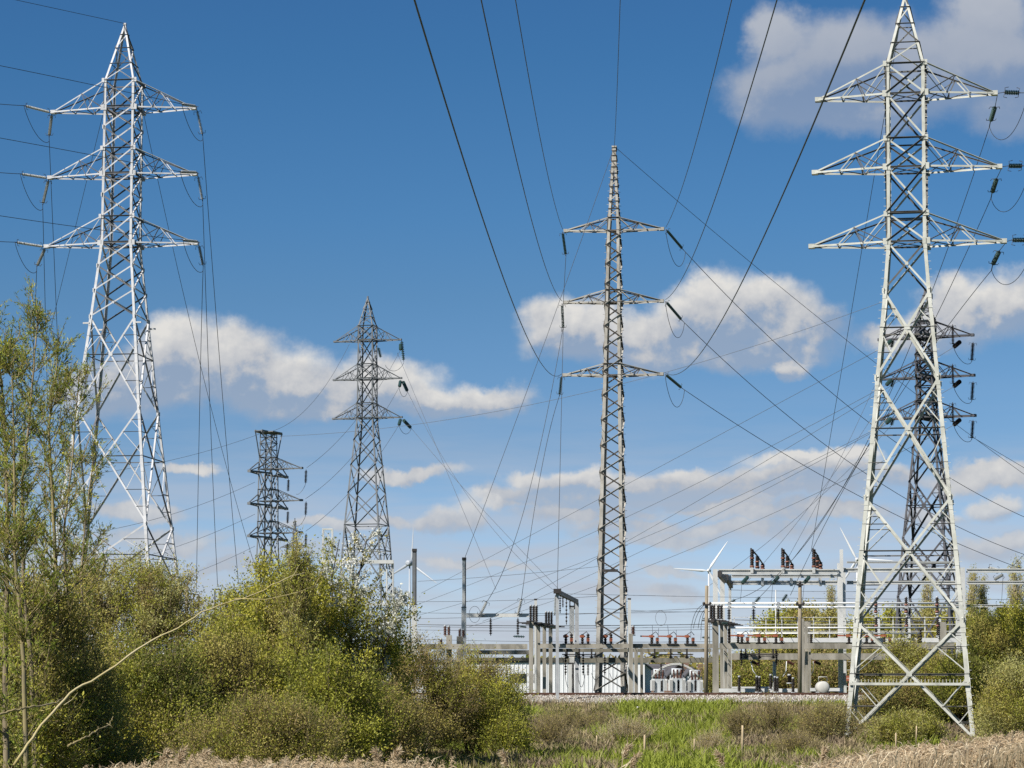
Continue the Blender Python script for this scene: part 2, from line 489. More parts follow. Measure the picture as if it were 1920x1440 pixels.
# ballast bed: thousands of stones would be uncountable, so a rough bank with a pebble texture and loose stones on it
BALLAST = mat("railway_ballast", (0.50, 0.46, 0.40), 0.95, 0.0, 0.5, 9.0, col2=(0.20, 0.18, 0.155), bump=0.6)
bx = np.arange(-60, 61, 0.4); by = np.array([166.0, 166.6, 167.3, 168.0, 168.8, 169.6, 170.4, 171.2, 174.2, 175.5])
bz = np.array([2.36, 2.60, 2.70, 2.79, 2.87, 2.95, 3.02, 3.05, 3.05, 2.9])
rng = np.random.default_rng(5)
BX, BY = np.meshgrid(bx, by); BZ = np.repeat(bz[:, None], len(bx), 1) + rng.normal(0, 0.02, BX.shape)
BY = BY + rng.normal(0, 0.05, BY.shape); BY[0] += 0.35 * np.sin(bx * 0.7) * 0.5
V = np.stack([BX.ravel(), BY.ravel(), BZ.ravel()], 1)
nx, ny = len(bx), len(by)
idx = np.arange(nx * ny).reshape(ny, nx)
Q = np.stack([idx[:-1, :-1], idx[:-1, 1:], idx[1:, 1:], idx[1:, :-1]], -1).reshape(-1, 4)
tag(np_mesh("ballast_bed", V, Q, [BALLAST]), kind="structure")
STONE = [mat("ballast_stone_pale", (0.62, 0.58, 0.52), 0.9), mat("ballast_stone_grey", (0.36, 0.33, 0.29), 0.9), mat("ballast_stone_brown", (0.26, 0.21, 0.16), 0.9)]
n = 9000
cx = rng.uniform(-14, 32, n); cy = rng.uniform(166.1, 171.2, n)
cz = np.interp(cy, by, bz) + 0.015
r = rng.uniform(0.03, 0.075, n)
base = np.array([(1, 0, 0), (-1, 0, 0), (0, 1, 0), (0, -1, 0), (0, 0, 1), (0, 0, -1)], dtype=float)
V = (base[None] * r[:, None, None] * rng.uniform(0.6, 1.3, (n, 6, 3)) + rng.normal(0, 0.008, (n, 6, 3)) + np.stack([cx, cy, cz], 1)[:, None]).reshape(-1, 3)
tri = np.array([(0, 2, 4), (2, 1, 4), (1, 3, 4), (3, 0, 4), (2, 0, 5), (1, 2, 5), (3, 1, 5), (0, 3, 5)])
T = (tri[None] + (np.arange(n) * 6)[:, None, None]).reshape(-1, 3)
o = np_mesh("ballast_gravel", V, T, STONE, np.repeat(rng.integers(0, 3, n), 8))
tag(o, "loose pale ballast stones covering the bank below the rails", "gravel", kind="stuff")

RAIL = mat("rusty_rail", (0.12, 0.06, 0.04), 0.6, 0.3, 0.3, 3.0)
SLEEPER = mat("dark_sleeper", (0.08, 0.06, 0.045), 0.9)
mb = MB()
for yy in (172.0, 173.45):
    mb.box(-60, yy - 0.035, 3.10, 60, yy + 0.035, 3.24); mb.box(-60, yy - 0.07, 3.07, 60, yy + 0.07, 3.10)
ro = mb.build("railway_track", RAIL, kind="structure")
mb = MB()
for i in range(-100, 101): mb.box(i * 0.6 - 0.12, 171.4, 3.03, i * 0.6 + 0.12, 174.0, 3.10)
mb.build("railway_sleepers", SLEEPER, kind="structure")
# ------------------------------------------------------------------ lattice towers
def lerp(a, b, t): return a + (b - a) * t

def lattice_tower(name, label, base, yaw, prof, panels, m, zpeak, arms, wleg, wbr, t=0.02, peak_n=4, gusset=True, group=None, dark_upper=True, peak_hw=0.06, sides=(-1, 1), md=None, swap=False, lean=0.0):
    """prof: (z, half width) from the ground up to the root of the peak, all z above the base.
    panels: (z0, z1, style). arms: (z chord, z root top, half span, tip rise). Returns the root and the arm tips in the world."""
    root = thing(name, label, "transmission tower", base, yaw, group)
    root.rotation_euler = (0, lean, yaw)
    pz = [p[0] for p in prof]; ph = [p[1] for p in prof]
    hw = lambda z: float(np.interp(z, pz, ph))
    sg = ((-1, -1), (1, -1), (1, 1), (-1, 1))
    cor = lambda i, z: Vector((sg[i][0] * hw(z), sg[i][1] * hw(z), z))
    nrm = (Vector((0, -1, 0)), Vector((1, 0, 0)), Vector((0, 1, 0)), Vector((-1, 0, 0)))
    ztop = pz[-1]
    for i in range(4):
        mb = MB(); e1 = Vector((-sg[i][0], 0, 0)); e2 = Vector((0, -sg[i][1], 0))
        for a, b in zip(pz[:-1], pz[1:]):
            k = lerp(1.0, 0.72, (a + b) / 2 / ztop)
            mb.corner(cor(i, a), cor(i, b), e1, e2, wleg * k, t * 1.3)
            if gusset and b - a > 2:
                for zz in (b,):
                    c0 = cor(i, zz - 0.45); c1 = cor(i, zz + 0.45) if zz + 0.45 < ztop else cor(i, zz)
                    off = (e1 + e2) * -0.012
                    mb.corner(c0 + off, c1 + off, e1, e2, wleg * k * 1.12, t)
        if i in (1, 2) and name == "lattice_tower":
            pass
        mb.build("leg", m, root)
    for k in range(4):
        ma = MB(); mz = MB(); i, j = k, (k + 1) % 4; n = nrm[k]; big_ok = True
        if md is None: mz = ma
        mA, mB = (mz, ma) if swap else (ma, mz)
        for (a, b, style) in panels:
            A0, A1, B0, B1 = cor(i, a), cor(i, b), cor(j, a), cor(j, b)
            w = wbr
            if style.startswith('X'):
                h0, h1 = (A0 - B0).length, (A1 - B1).length
                big = 'B' in style; front_pale = k in (0, 2) or swap
                f = h0 / (h0 + h1)
                C = A0.lerp(B1, f)
                wd = w * 1.3 if big_ok and 'B' in style else w
                (ma if big else mA).angle(A0, B1, wd, t, n, out=('d' in style and k != 2 and (swap or md is None)))
                (ma if big and front_pale else mB).angle(B0 - n * 0.03, A1 - n * 0.03, wd, t, n, out=False)
                zc = C.z
                if big:
                    Lc, Rc = cor(i, zc), cor(j, zc)
                    mz.angle(Lc - n * 0.05, Rc - n * 0.05, w * 0.75, t, n, out=True)
                    ma.plate(C + n * 0.015, n, w * 3.0, w * 2.6, 0.02)
                    for (P0, side, ze) in ((A0, i, a), (B0, j, a), (A1, i, b), (B1, j, b)):
                        mid = P0.lerp(C, 0.5)
                        lg = cor(side, mid.z)
                        mz.angle(mid - n * 0.04, lg - n * 0.04, w * 0.5, t, n, out=True)
                        ma.angle(mid - n * 0.045, cor(side, lerp(mid.z, zc, 0.96)) - n * 0.045, w * 0.5, t, n)
                        if (b - a) > 5:
                            q = P0.lerp(C, 0.25)
                            mz.angle(q - n * 0.04, cor(side, q.z) - n * 0.04, w * 0.45, t, n, out=True)
                            ma.angle(q - n * 0.04, lg - n * 0.04, w * 0.45, t, n)
                elif 'P' in style:
                    ma.plate(C + n * 0.01, n, w * 1.8, w * 1.8, 0.015)
                if 'H' in style:
                    mz.angle(A1 - n * 0.05, B1 - n * 0.05, w * 0.85, t, n, out=True)
            elif style.startswith('Z'):
                if (k + int(style[1:] or 0)) % 2 == 0: mA.angle(A0, B1, w, t, n, out=True)
                else: mB.angle(B0, A1, w, t, n, out=True)
            elif style == 'H':
                mz.angle(A1, B1, w * 0.9, t, n, out=True)
            if gusset and style.startswith('X'):
                for c in (A1, B1):
                    ma.plate(c + n * 0.02 + (Vector((0, 0, 0)) - Vector((c.x, c.y, 0))).normalized() * wleg * 0.3, n, wleg * 1.1, wleg * 1.3, 0.02)
        if ma.v: ma.build("bracing", m, root)
        if md is not None and mz.v: mz.build("shade_dark_lattice", md, root)  # members painted dark to read as shaded steel
    # peak
    mb = MB(); mp = MB() if md is not None else mb
    hz = zpeak - ztop
    pc = lambda i, z: Vector((sg[i][0], sg[i][1], 0)) * lerp(hw(ztop), peak_hw, (z - ztop) / hz) + Vector((0, 0, z))
    for i in range(4):
        e1 = Vector((-sg[i][0], 0, 0)); e2 = Vector((0, -sg[i][1], 0))
        mb.corner(pc(i, ztop), pc(i, zpeak), e1, e2, wleg * 0.62, t)
    zs = [ztop + hz * (1 - (1 - q / peak_n) ** 1.25) for q in range(peak_n + 1)]
    for k in range(4):
        i, j = k, (k + 1) % 4; n = nrm[k]
        for q in range(peak_n):
            a, b = zs[q], zs[q + 1]
            if (q + k) % 2 == 0: mb.angle(pc(i, a), pc(j, b), wbr * 0.7, t, n)
            else: mp.angle(pc(j, a), pc(i, b), wbr * 0.7, t, n, out=dark_upper)
            if q: mp.angle(pc(i, a), pc(j, a), wbr * 0.6, t, n, out=True)
    mb.box(-peak_hw * 1.6, -peak_hw * 1.6, zpeak, peak_hw * 1.6, peak_hw * 1.6, zpeak + 0.12)
    pk = mb.build("peak", m, root)
    if md is not None and mp.v: mp.build("shade_dark_lattice", md, pk)
    # crossarms
    tips = []
    Mw = Matrix.Translation(Vector(base)) @ Matrix.Rotation(yaw, 4, 'Z') @ Matrix.Rotation(lean, 4, 'Y')
    for (zc, zr, span, rise) in arms:
        row = []
        for sx in (-1, 1):
            if sx not in sides:
                row.append(Mw @ Vector((sx * hw(zc), 0, zc))); continue
            mb = MB(); mw = MB() if md is not None else mb; h = hw(zc); hr = hw(zr)
            tip = Vector((sx * span, 0, zc + rise))
            ty = 0.16
            fb = []
            for sy in (-1, 1):
                r0 = Vector((sx * h, sy * h, zc)); t0 = Vector((sx * span, sy * ty, zc + rise))
                u0 = Vector((sx * hr, sy * hr, zr)); n = Vector((0, sy, 0))
                mb.angle(r0, t0, wbr * 1.05, t, n, out=(sy > 0))
                (mw if sy > 0 else mb).angle(u0, t0 + Vector((-sx * 0.3, 0, 0.08)), wbr * 0.8, t, n, out=(sy < 0 and sx > 0))
                P = lambda f: r0.lerp(t0, f); U = lambda f: u0.lerp(t0, f)
                mw.angle(P(0.30), U(0.42), wbr * 0.55, t, n, out=True)
                mb.angle(P(0.62), U(0.42), wbr * 0.55, t, n)
                mb.angle(P(0.30), u0, wbr * 0.5, t, n, out=False)
                mw.angle(P(0.02), U(0.42), wbr * 0.5, t, n, out=True)
                if gusset: mb.plate(r0 + n * 0.03, n, 0.42, 0.36, 0.02); mb.plate(u0 + n * 0.03, n, 0.34, 0.30, 0.02)
                fb.append((r0, t0))
            (f0, f1), (b0, b1) = fb
            nz = Vector((0, 0, -1))
            st = (0.0, 0.33, 0.62, 0.86)
            for q in range(3):
                x_, y_ = (f0.lerp(f1, st[q]), b0.lerp(b1, st[q + 1])) if q % 2 == 0 else (b0.lerp(b1, st[q]), f0.lerp(f1, st[q + 1]))
                mw.bar(x_, y_, wbr * 0.7, t * 2)
                mw.bar(f0.lerp(f1, st[q + 1]), b0.lerp(b1, st[q + 1]), wbr * 0.6, t * 2)
            arm = mb.build("crossarm", m, root)
            if md is not None: mw.build("web_lattice", md, arm)  # arm webs in the same shade-dark steel
            tp = MB(); tp.box(min(tip.x, tip.x - sx * 0.35), -0.2, tip.z - 0.10, max(tip.x, tip.x - sx * 0.35), 0.2, tip.z + 0.14)
            tp.build("tip_plate", m, arm)
            row.append(Mw @ tip)
        tips.append(row)
    # horizontal frames through the body at arm levels
    for (zc, zr, span, rise) in arms:
        mb = MB()
        for zz in (zc, zr):
            for k in range(4):
                mb.angle(cor(k, zz), cor((k + 1) % 4, zz), wbr * 0.9, t, nrm[k], out=(zz == zr))
        mb.bar(cor(0, zc), cor(2, zc), wbr * 0.6, t * 2); mb.bar(cor(1, zc), cor(3, zc), wbr * 0.6, t * 2)
        mb.bar(cor(0, zc), cor(0, zr), wbr * 0.5, t * 2); mb.bar(cor(2, zc), cor(2, zr), wbr * 0.5, t * 2)
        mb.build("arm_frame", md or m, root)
    return root, tips, (Mw @ Vector((0, 0, zpeak + 0.1)))

def insulator(p, q, label, m=GLASS_W, r=0.15, discs=14, group="insulator strings", rings=True, twin=0.0):
    """a string of insulator discs from p to q with end fittings and arcing horns"""
    p = Vector(p); q = Vector(q); d = (q - p); Ln = d.length; d.normalize()
    root = thing("insulator_string", label, "insulator", p, 0, group)
    a0, a1 = p + d * Ln * 0.08, p + d * Ln * 0.92
    side = d.cross(Vector((0, 1, 0)))
    if side.length < 0.1: side = d.cross(Vector((1, 0, 0)))
    side.normalize()
    for off in ((-twin, twin) if twin else (0,)):
        mb = MB(); mb.ribbed(a0 + side * off, a1 + side * off, r, discs, 0.28); mb.build("disc_stack", m, root, True)
    mb = MB()
    mb.tube([p, a0], 0.035, 5); mb.tube([a1, q], 0.035, 5)
    if twin:
        mb.bar(a0 - side * twin, a0 + side * twin, 0.05, 0.05); mb.bar(a1 - side * twin, a1 + side * twin, 0.05, 0.05)
    if rings:
        for s_ in (-1, 1):
            mb.tube([a0, a0 + side * s_ * (r + 0.12) - d * 0.05, a0 + side * s_ * (r + 0.16) + d * 0.16], 0.018, 4)
            mb.tube([a1, a1 + side * s_ * (r + 0.10), a1 + side * s_ * (r + 0.14) - d * 0.18], 0.018, 4)
    mb.build("end_fitting", DARKMETAL, root, True)
    return root

def wire_pts(p0, p1, mid=None, sag=None, n=36, ext=None):
    p0 = Vector(p0); p1 = Vector(p1)
    s = sag or 0.0
    if mid is not None:
        r = ray(*mid); d = p1 - p0
        den = d.x - r.x * d.y
        tt = (r.x * p0.y - p0.x) / den if abs(den) > 1e-6 else 0.5
        if 0.04 < tt < 0.96:
            y = p0.y + tt * d.y
            s = (p0.z + tt * d.z - (CAMZ + r.z * y)) / (4 * tt * (1 - tt))
        else: print("WIRE mid off", mid, tt)
        if not -0.5 < s < 0.25 * d.length: print("WIRE sag", mid, round(s, 2), round(d.length, 1))
    out = []
    for i in range(n + 1):
        q = i / n
        v_ = p0.lerp(p1, q); v_.z -= 4 * s * q * (1 - q)
        out.append(v_)
    return out

def wire(p0, p1, label, mid=None, sag=None, r=0.022, m=None, n=36, group="overhead power lines", name="power_line"):
    mb = MB()
    mb.tube(wire_pts(p0, p1, mid, sag, n), r, 5)
    return mb.settle(name, m or WIRE, label, "wire", group)

def jumper(p0, p1, label, drop=1.2, r=0.018, mid=None, m=None):
    p0 = Vector(p0); p1 = Vector(p1)
    pts = []
    for i in range(17):
        q = i / 16
        v_ = p0.lerp(p1, q); v_.z -= drop * (1 - (2 * q - 1) ** 2) ** 0.8
        pts.append(v_)
    mb = MB(); mb.tube(pts, r, 5)
    return mb.settle("jumper_loop", m or WIRE, label, "wire", "jumper loops")

LV = ("top", "middle", "bottom")
# ---- right tower
DR = 140.0; XR = 1701
zr = lambda py: zat(py, DR, XR)
b = at(XR + 13, 1380, DR); zb = float(ground_z(b.x, b.y)) - 0.15
baseR = Vector((b.x, DR + 1.0, zb)); kR = DR / F
H = lambda py: zr(py) - zb
prof = [(0, 237.5 / 2 * kR), (H(1281), 219 / 2 * kR), (H(1163), 201 / 2 * kR), (H(1048), 183 / 2 * kR), (H(935), 159 / 2 * kR), (H(819), 137.5 / 2 * kR), (H(710), 118 / 2 * kR), (H(545), 88 / 2 * kR), (H(452), 74 / 2 * kR), (H(312), 73 / 2 * kR), (H(118), 72 / 2 * kR)]
pan = [(0, H(1163), 'XB'), (H(1163), H(935), 'XB'), (H(935), H(710), 'XB'), (H(710), H(545), 'XB'), (H(545), H(452), 'XPH'),
       (H(452), H(397), 'XdH'), (H(397), H(312), 'XdH'), (H(312), H(258), 'XdH'), (H(258), H(174), 'XdH'), (H(174), H(118), 'XdH')]
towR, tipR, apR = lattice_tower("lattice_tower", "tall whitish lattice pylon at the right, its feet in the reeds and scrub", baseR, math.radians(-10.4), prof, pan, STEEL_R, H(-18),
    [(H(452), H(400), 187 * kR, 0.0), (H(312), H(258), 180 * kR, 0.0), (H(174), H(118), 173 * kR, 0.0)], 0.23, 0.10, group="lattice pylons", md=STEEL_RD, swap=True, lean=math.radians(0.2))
tipR = tipR[::-1]
# climbing pegs, walkway
mb = MB()
for k_, zz in enumerate((H(1281),)):
    hwz = 219 / 2 * kR
    mb.bar(Vector((-hwz, -hwz - 0.12, zz - 0.05)), Vector((hwz, -hwz - 0.12, zz - 0.05)), 0.06, 0.14)
    for q in range(34):
        x_ = -hwz + 2 * hwz * (q + 0.5) / 34
        mb.bar(Vector((x_, -hwz - 0.13, zz + 0.02)), Vector((x_, -hwz - 0.13, zz + 0.20)), 0.03, 0.03)
mb.build("barbed_guard", STEEL_R, towR)
mb = MB()
for (sx, sy) in ((-1, -1), (1, -1)):
    zz = 1.0
    while zz < H(130):
        h_ = float(np.interp(zz, [p[0] for p in prof], [p[1] for p in prof]))
        mb.bar(Vector((sx * h_, sy * h_, zz)), Vector((sx * (h_ + 0.16), sy * h_, zz)), 0.022, 0.022); zz += 0.45
mb.build("step_bolts", STEEL_R, towR)

# ---- left tower
DL = 173.0; kL = DL / F; XL = 226
b = at(XL - 4, 1290, DL); zb = float(ground_z(b.x, DL)) - 0.1
baseL = Vector((at(214, 760, DL).x, DL + 1, zb))
H = lambda py: zat(py, DL, XL) - zb
w_ = lambda p: p / 2 * kL
prof = [(0, w_(226)), (H(1150), w_(207)), (H(1048), w_(186)), (H(985), w_(172)), (H(876), w_(148)), (H(768), w_(124)), (H(672), w_(105)), (H(600), w_(90)), (H(453), w_(61)), (H(323), w_(60)), (H(150), w_(59))]
pan = [(0, H(1110), 'XB'), (H(1110), H(985), 'XB'), (H(985), H(768), 'XB'), (H(768), H(595), 'XB'), (H(595), H(545), 'XPd'), (H(545), H(498), 'XPd'), (H(498), H(453), 'XPdH'),
       (H(453), H(405), 'XdH'), (H(405), H(364), 'XdP'), (H(364), H(323), 'XdH'), (H(323), H(277), 'XdH'), (H(277), H(237), 'XdP'), (H(237), H(198), 'XdH'), (H(198), H(150), 'XdH')]
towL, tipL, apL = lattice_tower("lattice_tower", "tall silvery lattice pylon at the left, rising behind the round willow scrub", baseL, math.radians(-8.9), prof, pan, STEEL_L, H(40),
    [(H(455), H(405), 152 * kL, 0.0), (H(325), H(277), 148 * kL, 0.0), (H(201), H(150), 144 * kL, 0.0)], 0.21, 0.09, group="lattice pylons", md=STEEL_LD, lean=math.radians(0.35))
tipL = tipL[::-1]
mb = MB()
for (sx, sy) in ((-1, -1), (1, -1), (1, 1), (-1, 1)):
    h_ = float(np.interp(H(608), [p[0] for p in prof], [p[1] for p in prof]))
    mb.box(sx * h_ - 0.05 if sx > 0 else sx * h_ - 0.4, sy * h_ - 0.05, H(609), sx * h_ + 0.4 if sx > 0 else sx * h_ + 0.05, sy * h_ + 0.05, H(606))
mb.build("number_plate_bracket", STEEL_L, towL)

# ---- middle mast
DM = 200.0; kM = DM / F; XM = 1151
zb = float(ground_z(0, DM)) - 0.1
baseM = Vector((at(1145, 760, DM).x, DM + 0.6, zb))
H = lambda py: zat(py, DM, XM) - zb
w_ = lambda p: p / 2 * kM
prof = [(0, w_(56)), (H(1150), w_(50)), (H(900), w_(41)), (H(703), w_(33)), (H(565), w_(28)), (H(430), w_(23)), (H(405), w_(20))]
pan = []
yy = 1296.0
i_ = 0
while yy > 440:
    st = float(np.interp(yy, [430, 1300], [17, 33]))
    pan.append((H(yy), H(max(yy - st, 431)), 'Z%d' % (i_ % 2))); yy -= st; i_ += 1
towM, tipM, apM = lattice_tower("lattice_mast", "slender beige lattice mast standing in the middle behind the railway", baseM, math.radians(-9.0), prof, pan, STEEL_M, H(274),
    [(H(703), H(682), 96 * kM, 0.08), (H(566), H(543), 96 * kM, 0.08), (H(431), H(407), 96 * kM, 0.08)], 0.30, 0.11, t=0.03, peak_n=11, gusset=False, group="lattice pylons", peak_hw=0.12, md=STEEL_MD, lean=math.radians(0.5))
tipM = tipM[::-1]
mb = MB()
for (sx, sy) in ((-1, -1), (1, -1), (1, 1)):
    zz = 2.0
    while zz < H(300):
        h_ = float(np.interp(zz, [p[0] for p in prof] + [H(274)], [p[1] for p in prof] + [0.12]))
        mb.bar(Vector((sx * h_, sy * h_, zz)), Vector((sx * (h_ + 0.17), sy * h_, zz)), 0.025, 0.025); zz += 0.55
mb.build("step_bolts", STEEL_M, towM)
mb = MB(); mb.box(-0.6, -1.25, H(1073), 0.6, -1.05, H(1068)); mb.build("sign_bracket", DARKMETAL, towM)

# ---- tower behind the blossom tree
D4 = 350.0; k4 = D4 / F
zb = 3.0
base4 = Vector((at(688, 900, D4).x, D4, zb))
H = lambda py: zat(py, D4, 690) - zb
w_ = lambda p: p / 2 * k4
prof = [(0, w_(118)), (H(1200), w_(94)), (H(1090), w_(82)), (H(985), w_(68)), (H(880), w_(50)), (H(784), w_(32)), (H(710), w_(31)), (H(612), w_(29))]
pan = [(0, H(1200), 'XB'), (H(1200), H(1090), 'XB'), (H(1090), H(985), 'XBH'), (H(985), H(925), 'XP'), (H(925), H(872), 'XPd'), (H(872), H(825), 'XPd'), (H(825), H(784), 'XPdH'),
       (H(784), H(757), 'XdH'), (H(757), H(710), 'XdH'), (H(710), H(684), 'XdH'), (H(684), H(638), 'XdH'), (H(638), H(612), 'XdH')]
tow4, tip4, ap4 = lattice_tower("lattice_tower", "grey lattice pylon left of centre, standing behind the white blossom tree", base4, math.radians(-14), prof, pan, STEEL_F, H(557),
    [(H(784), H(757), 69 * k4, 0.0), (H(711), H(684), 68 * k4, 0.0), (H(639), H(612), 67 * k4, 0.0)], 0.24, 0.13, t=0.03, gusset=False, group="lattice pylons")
tip4 = tip4[::-1]

# ---- flat-topped corner tower
def corner_tower(label, px, D, ypix, wpix, ylv, ytop, m, yaw, arm_r, flat, splay, wl=0.19, wb=0.105):
    k = D / F; zb = 3.0
    base = Vector((at(px, 900, D).x, D, zb))
    H = lambda py: zat(py, D, px) - zb
    w_ = lambda p: p / 2 * k
    prof = [(0, w_(splay))] + [(H(y), w_(x)) for y, x in zip(ypix, wpix)]
    pan = []
    zz = [H(1300)] + [H(y) for y in ypix]
    for a, b in zip(zz[:-1], zz[1:]):
        nn = max(1, round((b - a) / 3.2))
        for q in range(nn):
            pan.append((a + (b - a) * q / nn, a + (b - a) * (q + 1) / nn, 'XdH' if nn > 1 else 'XdPH'))
    return lattice_tower("lattice_tower", label, base, yaw, prof, pan, m, H(ytop), [(H(y), H(y - 22), arm_r * k, 0.0) for y in ylv], wl, wb, t=0.03, gusset=False, peak_hw=flat, group="lattice pylons", sides=(1,))
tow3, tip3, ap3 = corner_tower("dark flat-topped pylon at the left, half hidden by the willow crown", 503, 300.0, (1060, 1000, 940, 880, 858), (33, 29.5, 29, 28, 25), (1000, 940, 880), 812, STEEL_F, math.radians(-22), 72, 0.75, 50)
tip3 = tip3[::-1]
# its second set of arms, across the first
D3 = 300.0; k3 = D3 / F
for y in (1000, 940, 880):
    Hh = zat(y + 9, D3, 503) - 3.0
    for s_ in (-1, 1):
        mb = MB()
        for sx in (-1, 1):
            mb.bar(Vector((sx * 0.9, s_ * 0.88, Hh)), Vector((sx * 0.15, s_ * 4.7, Hh)), 0.15, 0.2)
            mb.bar(Vector((sx * 0.9, s_ * 0.88, Hh + 1.35)), Vector((sx * 0.15, s_ * 4.6, Hh + 0.1)), 0.10, 0.10)
        for q in (0.2, 0.45, 0.7): mb.bar(Vector((-lerp(1.0, 0.15, q), s_ * lerp(1, 4.7, q), Hh)), Vector((lerp(1.0, 0.15, q), s_ * lerp(1, 4.7, q), Hh)), 0.11, 0.11)
        mb.box(-0.2, s_ * 4.7 - 0.15, Hh - 0.15, 0.2, s_ * 4.7 + 0.15, Hh + 0.15)
        mb.build("crossarm", STEEL_F, tow3)
mb = MB()
Ht = zat(811, D3, 503) - 3.0
for sx in (-1, 1):
    mb.bar(Vector((sx * 0.45, -2.6, Ht)), Vector((sx * 0.45, 2.6, Ht)), 0.12, 0.2)
    for s_ in (-1, 1): mb.bar(Vector((sx * 0.78, s_ * 0.78, Ht - 2.9)), Vector((sx * 0.45, s_ * 2.5, Ht)), 0.1, 0.1)
for q in (-2.5, -1.2, 0, 1.2, 2.5): mb.bar(Vector((-0.45, q, Ht)), Vector((0.45, q, Ht)), 0.1, 0.1)
mb.build("top_frame", STEEL_F, tow3)

# ---- dark tower behind the right one
DB = 235.0; kB = DB / F; zb = 3.0
baseB = Vector((at(1739, 900, DB).x, DB, zb))
H = lambda py: zat(py, DB, 1739) - zb
w_ = lambda p: p / 2 * kB
prof = [(0, w_(122)), (H(1120), w_(98)), (H(1010), w_(80)), (H(905), w_(58)), (H(785), w_(34)), (H(705), w_(33)), (H(600), w_(31))]
pan = [(0, H(1120), 'XB'), (H(1120), H(1010), 'XB'), (H(1010), H(905), 'XB'), (H(905), H(840), 'XdP'), (H(840), H(785), 'XdPH')]
yy = 785
while yy > 605: pan.append((H(yy), H(yy - 30), 'XdH')); yy -= 30
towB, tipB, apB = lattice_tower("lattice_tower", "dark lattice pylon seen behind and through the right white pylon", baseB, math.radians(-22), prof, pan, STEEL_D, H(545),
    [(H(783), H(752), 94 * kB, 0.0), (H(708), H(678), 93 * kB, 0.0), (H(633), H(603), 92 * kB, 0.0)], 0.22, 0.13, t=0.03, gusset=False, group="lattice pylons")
tipB = tipB[::-1]
for y in (783, 708, 633):
    Hh = zat(y, DB, 1739) - 3.0
    for s_ in (-1, 1):
        mb = MB()
        for sx in (-1, 1):
            mb.bar(Vector((sx * 0.8, s_ * 0.8, Hh)), Vector((sx * 0.15, s_ * 3.6, Hh)), 0.16, 0.16)
            mb.bar(Vector((sx * 0.8, s_ * 0.8, Hh + 1.3)), Vector((sx * 0.15, s_ * 3.6, Hh)), 0.12, 0.12)
        mb.bar(Vector((-0.5, s_ * 2.2, Hh)), Vector((0.5, s_ * 2.2, Hh)), 0.12, 0.12)
        mb.build("crossarm", STEEL_D, towB)

# ---- far small tower
k5 = 900 / F
H = lambda py: zat(py, 900, 552) - 3.0
tow5, tip5, ap5 = lattice_tower("lattice_tower", "tiny distant pylon just right of the flat-topped pylon", Vector((at(552, 1100, 900).x, 900, 3.0)), math.radians(-10),
    [(0, 24 / 2 * k5), (H(1100), 16 / 2 * k5), (H(1000), 6.5 / 2 * k5)], [(H(1300), H(1160), 'XB'), (H(1160), H(1100), 'X'), (H(1100), H(1060), 'XH'), (H(1060), H(1025), 'XH'), (H(1025), H(1000), 'XH')], STEEL_F, H(972),
    [(H(1062), H(1050), 32 * k5, 0.0), (H(1026), H(1018), 28 * k5, 0)], 0.4, 0.3, t=0.06, gusset=False, group="lattice pylons")
# ------------------------------------------------------------------ insulators and wires
SPAN = Vector((-13.4, -366, 0))      # to the next mast of the middle line, behind the camera
# -- middle mast
for i in range(3):
    lv = LV[i]
    tl, tr = tipM[i]
    a = Vector(tl) + Vector((-0.1, 0, 0.05)); b_ = Vector(tr) + Vector((0.1, 0, 0.05))
    wire(a + Vector((0, -0.4, 0.02)), a + SPAN, "thick cable sagging from the top edge to the %s left arm of the beige mast" % lv, sag=12.9, r=0.02, n=90)
    wire(b_ + Vector((0, -0.4, 0.02)), b_ + SPAN, "thick cable sagging from the top edge to the %s right arm of the beige mast" % lv, sag=12.9, r=0.02, n=90)
    # left strings hang almost straight down
    yb = (480, 618, 742)[i]; xb = (1061, 1056, 1049)[i]
    e = at(xb, yb, 200.5 if i < 2 else 201)
    insulator(a + Vector((0, 0.1, -0.1)), e, "green glass string hanging from the left end of the %s arm of the beige mast" % lv, GLASS_G, 0.125, 15)
    # right strings slope to the right
    p = ((1281, 468), (1279, 601), (1279, 728))[i]
    e2 = at(p[0], p[1], 203)
    insulator(b_ + Vector((0.05, 0.1, -0.05)), e2, "green glass string sloping from the right end of the %s arm of the beige mast" % lv, GLASS_G, 0.125, 15)
    mb = MB(); pts = []
    q0 = Vector(b_) + Vector((0, -0.2, -0.1)); q1 = e2 + (e2 - b_).normalized() * 0.5
    for j in range(19):
        q = j / 18; v_ = q0.lerp(q1, q); v_.z -= 1.9 * (1 - (2 * q - 1) ** 2) ** 0.75; pts.append(v_)
    mb.tube(pts, 0.022, 5); mb.settle("jumper_loop", WIRE, "loop of cable under the sloping string of the %s right arm of the beige mast" % lv, "wire", "jumper loops")
    far = (at(2150, 1040, 232), at(2120, 1085, 230), at(1990, 1092, 226))[i]
    mid = ((1786, 899), (1822, 1000), (1630, 940))[i]
    wire(e2, far, "wire running down right from the %s right arm of the beige mast to the gantry" % lv, mid=mid, r=0.026)
wire(apM, Vector(apM) + SPAN + Vector((0, 0, 0)), "thin earth wire from the top edge straight down to the tip of the beige mast", sag=14.5, r=0.020, n=80)
wire(apM, at(2200, 1080, 235), "earth wire running down right from the tip of the beige mast", mid=(1590, 640), r=0.02)
wire(apM, at(872, 1045, 196), "earth wire from the beige mast tip down left to the tall pale post", mid=(1040, 590), r=0.02)
wire(at(1061, 480, 200.5), at(1053, 622, 200.6), "short cable linking the top left string to the middle left arm of the beige mast", r=0.022)
wire(at(1056, 618, 200.5), at(1045, 1108, 186), "dropper from the middle left arm of the beige mast to the twin post portal", mid=(1051, 840), r=0.022)
